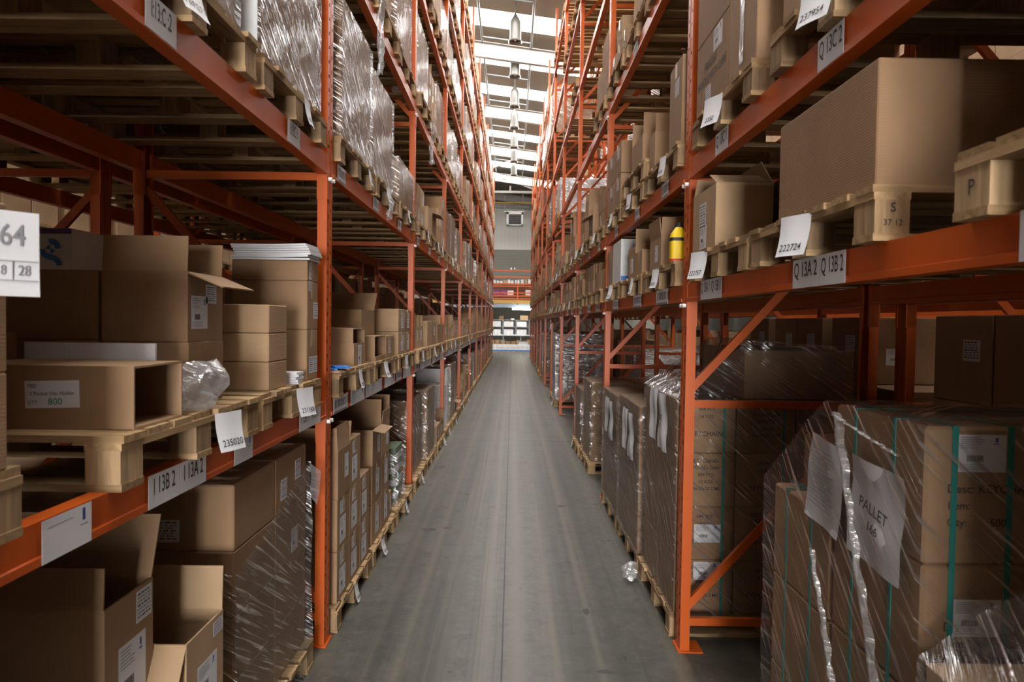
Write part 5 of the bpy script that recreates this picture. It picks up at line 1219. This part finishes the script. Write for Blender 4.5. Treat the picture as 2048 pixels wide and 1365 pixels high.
# mezzanine deck with racking above
e = link('mezzanine', None, loc=(0, YE+1.0, 0), label='mezzanine deck with ochre edge above the packing bench', cat='mezzanine')
link('edge_board', MB().box(-6, 6, 0, 0.1, 3.18, 3.42).mesh('edge', ['ochre']), e); link('deck', MB().box(-6, 6, 0.1, 3.5, 3.2, 3.4).mesh('deck', ['grey_paint']), e); link('fascia', MB().box(-6, 6, 0.02, 0.3, 2.9, 3.18).mesh('fascia', ['blue_grey']), e)
for x in (-2.6, 2.6): link('column', MB().box(x-0.1, x+0.1, 0.3, 0.5, 0, 3.2).mesh('column', ['grey_paint']), e)
lf = link('batten_light', None, loc=(0.75, YE+0.7, 2.8), label='lit fluorescent batten under the mezzanine edge', cat='light fitting'); link('tube', MB().cyl((-0.75, 0, 0), (0.75, 0, 0), 0.05, 10).mesh('tube', ['tube_light']), lf); link('fitting_body', MB().box(-0.78, 0.78, -0.05, 0.05, 0.05, 0.1).mesh('body', ['white_paint']), lf)
for x in (0.2, 1.3): link('hanger', MB().cyl((x-0.75, 0, 0.1), (x-0.75, 0.3, 0.2), 0.01, 6).mesh('hanger', ['steel']), lf)
g = link('guard_rail', None, loc=(0, YE+1.05, 3.42), label='orange mesh guard rail along the mezzanine edge', cat='guard rail')
for z in (0.05, 0.45, 0.9): link('rail', MB().box(-3, 3, 0, 0.05, z, z+0.07).mesh('rail', ['orange']), g)
for x in (-2.0, 0.35, 2.2): link('post', MB().box(x-0.04, x+0.04, -0.03, 0.03, -0.3, 1.0).mesh('post', ['orange']), g)
mm = MB()
for j in range(60): mm.box(-3+0.1*j, -2.992+0.1*j, 0.02, 0.028, 0.05, 0.95)
for j in range(9): mm.box(-3, 3, 0.02, 0.028, 0.1+0.1*j, 0.108+0.1*j)
link('wire_mesh', mm.mesh('mesh', ['orange']), g, kind='stuff')
g = link('mezzanine_rack', None, loc=(0, YE+2.2, 3.4), label='orange racking with small boxes on the mezzanine', cat='rack')
for z in (0.3, 1.12, 1.6, 2.05): link('beam', MB().box(-3, 3, 0, 0.05, z, z+0.1).mesh('beam', ['orange']), g); link('shelf_board', MB().box(-3, 3, 0.05, 0.9, z+0.06, z+0.1).mesh('shelf', ['grey_paint']), g)
for x in (-2.9, 2.9): link('upright', MB().box(x-0.05, x+0.05, 0, 0.08, 0, 2.3).box(x-0.05, x+0.05, 0.85, 0.93, 0, 2.3).mesh('upright', ['orange']), g)
x = -1.35; j = 0
while x < 1.3:
    w = R(0.12, 0.3); carton(x, x+w, YE+2.26, YE+2.6, 3.4+1.22, R(0.12, 0.3), f'small box on the mezzanine rack, {ORD[min(j,11)].replace("nearest","first")} from left', mat=random.choice(('card_white', 'card_light', 'card_white')), tape=False); x += w+R(0.02, 0.1); j += 1
for j, (x, m) in enumerate(((-1.3, 'purple'), (-0.8, 'purple'), (-0.35, 'card_white'), (0.9, 'card_white'))): carton(x, x+0.42, YE+2.26, YE+2.6, 3.4+0.4, R(0.3, 0.4), f'{"purple" if m == "purple" else "white"} crate behind the mezzanine guard rail, {ORD[j].replace("nearest","first")} from left', mat=m, tape=False)
for x, nm in ((-0.12, 'left'), (0.12, 'right')): link('emergency_lamp', MB().cyl((0,0,0), (0,-0.06,-0.1), 0.05, 10, r2=0.07).box(-0.03,0.03,0,0.05,-0.1,0.08).mesh('lamp', ['pin_white']), loc=(x, YE+2.2, 3.4+2.25), label=f'small white twin emergency lamp head, {nm} one, above mezzanine rack', cat='lamp')
print('cartons', NCART[0], 'pallets', NPAL[0], 'objects', len(bpy.data.objects))
